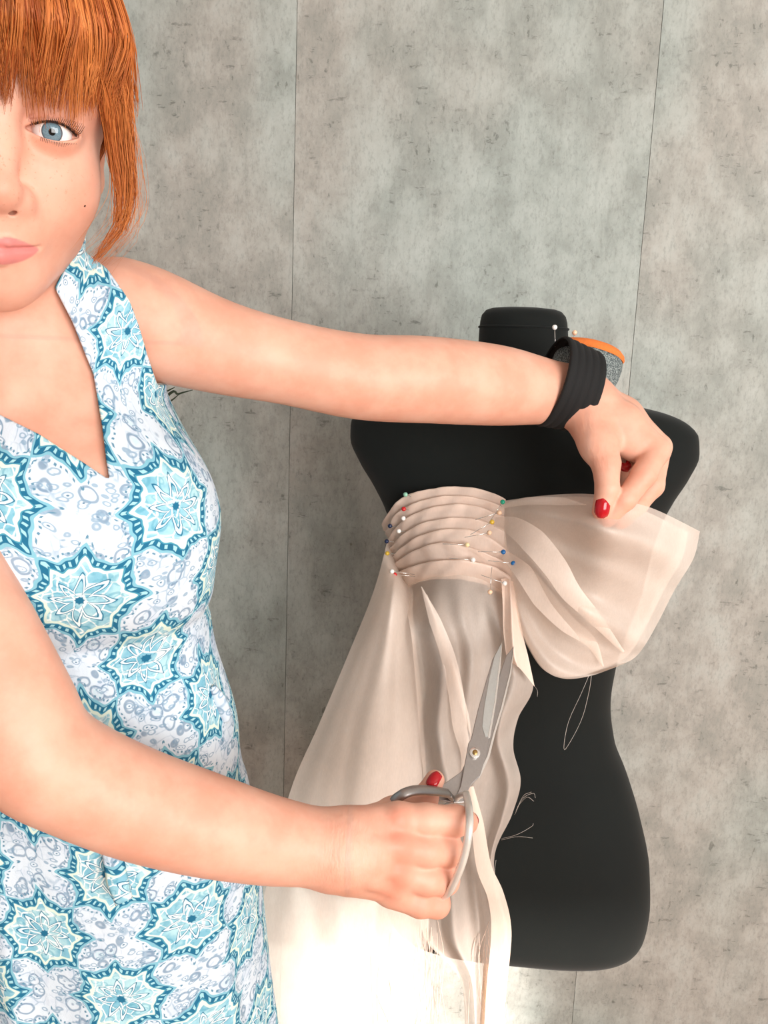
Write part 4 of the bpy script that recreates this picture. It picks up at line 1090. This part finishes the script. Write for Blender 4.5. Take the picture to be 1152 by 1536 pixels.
for px, py, cn, lb, (dx, dy) in PINS:
    c = form_pt(px, py, .0150)
    if px > 730: c = PY(px, py, c[1] - .020)
    if px < 600: c = PY(px, py, c[1] - (.040 if py < 850 else .075 if py < 860 else .062))
    d = Rt * dx - Up * dy + Fw * .18
    pin(c, d, cn, lb)

# ------------------------------------------------------------------ wrist pincushion
wc = P(872, 582, .835)
cush = tag(empty('wrist_pincushion', wc), 'grey denim wrist pincushion with orange top on a black elastic band', 'pincushion')
vv_ = P(866, 508, .81) - P(838, 640, .80); vv_ /= np.linalg.norm(vv_)
ax0, ax1 = P(824, 574, .808), P(880, 592, .816)
axd = (ax1 - ax0) / np.linalg.norm(ax1 - ax0); vv_ -= (vv_ @ axd) * axd * .6; vv_ /= np.linalg.norm(vv_); dd_ = np.cross(axd, vv_); dd_ /= np.linalg.norm(dd_)
V, F = [], []; NA, NT_ = 41, 56
for i in range(NA):
    t = i / (NA - 1); c = ax0 + (ax1 - ax0) * t + Up * .002
    rib = .0011 * abs(math.sin(t * math.pi * 5)); ed = -.002 * (1 if i in (0, NA - 1) else 0)
    for s in range(NT_):
        a = 2 * math.pi * s / NT_
        V.append(c + vv_ * math.cos(a) * (.0445 - .005 * t + rib + ed) + dd_ * math.sin(a) * (.0425 - .004 * t + rib + ed))
for i in range(NA - 1):
    for s in range(NT_): F.append((i * NT_ + s, i * NT_ + (s + 1) % NT_, (i + 1) * NT_ + (s + 1) % NT_, (i + 1) * NT_ + s))
o = mesh_obj('elastic_band', V, F, M_ELASTIC, cush); md = o.modifiers.new('thickness', 'SOLIDIFY'); md.thickness = .002; md.offset = -1
ca_ = Up * math.cos(.25) + Rt * math.sin(.25) + Fw * .12; ca_ /= np.linalg.norm(ca_); cb_ = np.cross(ca_, Fw); cb_ /= np.linalg.norm(cb_); cc_ = np.cross(ca_, cb_)
def lathe(name, profile, mat, parent, n=48, wob=0.0):
    V, F = [], []
    for i, (r, h) in enumerate(profile):
        for s in range(n):
            a = 2 * math.pi * s / n; rr = r * (1 + wob * math.sin(a * 9 + i))
            V.append(wc + cb_ * rr * math.cos(a) + cc_ * rr * .8 * math.sin(a) + ca_ * h)
    for i in range(len(profile) - 1):
        for s in range(n): F.append((i * n + s, i * n + (s + 1) % n, (i + 1) * n + (s + 1) % n, (i + 1) * n + s))
    return mesh_obj(name, V, F, mat, parent)
lathe('cushion', [(.001, -.008), (.024, -.006), (.031, .004), (.0345, .016), (.0355, .026), (.0345, .033), (.030, .037), (.001, .038)], M_TWEED, cush, wob=.012)
lathe('felt_top', [(.0345, .0335), (.0358, .0352), (.0350, .0385), (.031, .0425), (.022, .0455), (.010, .047), (.0005, .0472)], M_ORANGE, cush, wob=.006)
pin(P(832, 491, .83), -ca_ + .25 * Rt, 'white', 'white pin stuck into the orange top of the wrist pincushion', .02)
pin(P(862, 499, .845), -ca_, 'peach', 'pale pin behind the orange rim of the wrist pincushion', .02)

# ------------------------------------------------------------------ scissors
SA, SB = P(752, 965, .815), P(712, 1132, .742)
sdir = (SA - SB) / np.linalg.norm(SA - SB); sr = Rt + .12 * Fw; sr -= (sr @ sdir) * sdir; sr /= np.linalg.norm(sr); sn_ = np.cross(sr, sdir)
if sn_ @ Fw > 0: sn_ = -sn_
scis = tag(empty('fabric_scissors', SB), 'steel tailoring scissors with open blades held at the organza edge', 'scissors')
def S(px, py, off=0.0):
    d = Fw + (px - CX) / FPX * Rt - (py - CY) / FPX * Up
    return CAM + d * (((SB - CAM) @ sn_) / (d @ sn_)) + sn_ * off
def plate(name, poly, off, th, mat, parent, bevel=.0005):
    bm = bmesh.new(); vs_ = [bm.verts.new(S(x, y, off)) for x, y in poly]; f = bm.faces.new(vs_)
    r = bmesh.ops.extrude_face_region(bm, geom=[f]); nv_ = [e for e in r['geom'] if isinstance(e, bmesh.types.BMVert)]
    for v in nv_: v.co += Vector(sn_ * -th)
    bmesh.ops.recalc_face_normals(bm, faces=bm.faces[:])
    if bevel: bmesh.ops.bevel(bm, geom=[e for e in bm.edges if e.calc_face_angle(0) > .6], offset=bevel, segments=2, affect='EDGES', profile=.5)
    me = bpy.data.meshes.new(name); bm.to_mesh(me); bm.free(); return link_mesh(name, me, mat, parent, smooth=False)
front = plate('front_blade', [(752, 965), (748.8, 1004), (742, 1056), (733, 1108), (730, 1120), (729, 1134), (719, 1166), (706, 1179), (699, 1192), (697, 1205), (679, 1206), (690, 1181), (694, 1160), (698, 1139), (702, 1116), (706, 1110), (716, 1067), (727, 1028), (738, 991)], .0026, .0024, M_STEEL, scis)
plate('ground_facet', [(751.5, 967), (748, 1004), (741, 1056), (732.5, 1107), (727, 1107), (722.5, 1092), (726, 1060), (733, 1020), (741, 987)], .0031, .0006, mat_metal('satin_facet', '#c9ccca', .45), front, 0)
plate('cutting_edge', [(752.5, 964), (749.6, 1004), (743, 1056), (734, 1109), (731, 1108), (740.6, 1056), (747, 1004)], .0034, .0010, M_EDGE, front, 0)
back = plate('back_blade', [(770.4, 969), (766, 1010), (754, 1060), (742, 1100), (733, 1135), (722, 1160), (700, 1185), (678, 1203), (660, 1200), (640, 1196), (644, 1181), (668, 1174), (692, 1157), (700, 1140), (712, 1115), (740, 1060), (750, 1010), (759, 984)], -.0004, .0024, M_STEEL, scis)
plate('cutting_edge', [(771, 968), (766.8, 1010), (755, 1060), (743, 1100), (734, 1136), (719, 1168), (716, 1166), (731, 1134), (740, 1100), (752, 1060), (764.6, 1010)], .0004, .0012, M_EDGE, back, 0)
v_, f_ = tube_data([S(711, 1132, .0020), S(711, 1132, .0046), S(711, 1132, .0050)], [.0048, .0048, .0036], 20, ref=sdir); scr = mesh_obj('pivot_screw', v_, f_, M_EDGE, scis, smooth=False)
v_, f_ = tube_data([S(711, 1132, .0048), S(711, 1132, .0064), S(711, 1132, .0068)], [.0024, .0022, .0012], 16, ref=sdir); mesh_obj('screw_slot', v_, f_, simple('brass', '#a98a55', .3, .9), scr, smooth=False)
# handle loops
def loop(name, pts, wid, th, mat, parent, n=80):
    c = catmull(list(pts) + [pts[0]], n)
    v_, f_ = tube_data(c, th, 12, flat=wid / th, ref=tuple(np.cross(sn_, sdir) * .2 + sn_)); return mesh_obj(name, v_, f_, mat, parent)
la = [P(699, 1190, .690), P(703, 1210, .640), P(704, 1240, .617), P(697, 1282, .617), P(684, 1318, .622), P(669, 1342, .632), P(642, 1347, .668), P(630, 1310, .700), P(650, 1240, .712), P(682, 1200, .716)]
loop('finger_loop', la, .0030, .0024, M_LOOP, front)
lb = [P(672, 1190, .706), P(648, 1186, .688), P(620, 1186, .676), P(600, 1194, .672), P(588, 1208, .682), P(606, 1228, .716), P(648, 1226, .736), P(678, 1204, .726)]
loop('thumb_loop', lb, .0045, .0026, M_STEEL, back)

# ------------------------------------------------------------------ potted plant hidden behind the woman: only leaf tips show under the arm
plant = tag(empty('potted_plant', (-0.42, 1.12, 0)), 'potted plant with thin dark green blades showing below the raised arm', 'plant')
V, F = [], []
pf = [(.001, 0), (.10, 0), (.125, .22), (.13, .24), (.118, .24), (.11, .20), (.001, .20)]
for r, h in pf:
    for s in range(28): V.append((-0.42 + r * math.cos(2 * math.pi * s / 28), 1.12 + r * math.sin(2 * math.pi * s / 28), h))
for i in range(len(pf) - 1):
    for s in range(28): F.append((i * 28 + s, i * 28 + (s + 1) % 28, (i + 1) * 28 + (s + 1) % 28, (i + 1) * 28 + s))
mesh_obj('pot', V, F, M_POT, plant)
v_, f_ = tube_data(catmull([(-.42, 1.12, .19), (-.41, 1.13, .7), (-.415, 1.12, 1.22)], 20), np.linspace(.012, .007, 20), 8); mesh_obj('stem', v_, f_, M_POT, plant)
for tip, mid in (((289, 585), (268, 591)), ((268, 592), (255, 602)), ((262, 581), (248, 588)), ((250, 578), (240, 582))):
    b = np.array((-.415, 1.12, 1.20)); m1 = PY(mid[0] - 25, mid[1] + 12, 1.12); pts = catmull([b, m1, PY(*mid, 1.12), PY(*tip, 1.12)], 16)
    w_ = np.interp(np.linspace(0, 1, 16), [0, .4, 1], [.003, .0022, .0006])
    v_, f_ = tube_data(pts, w_, 6, flat=.35); mesh_obj('leaf_blade', v_, f_, M_LEAF, plant)
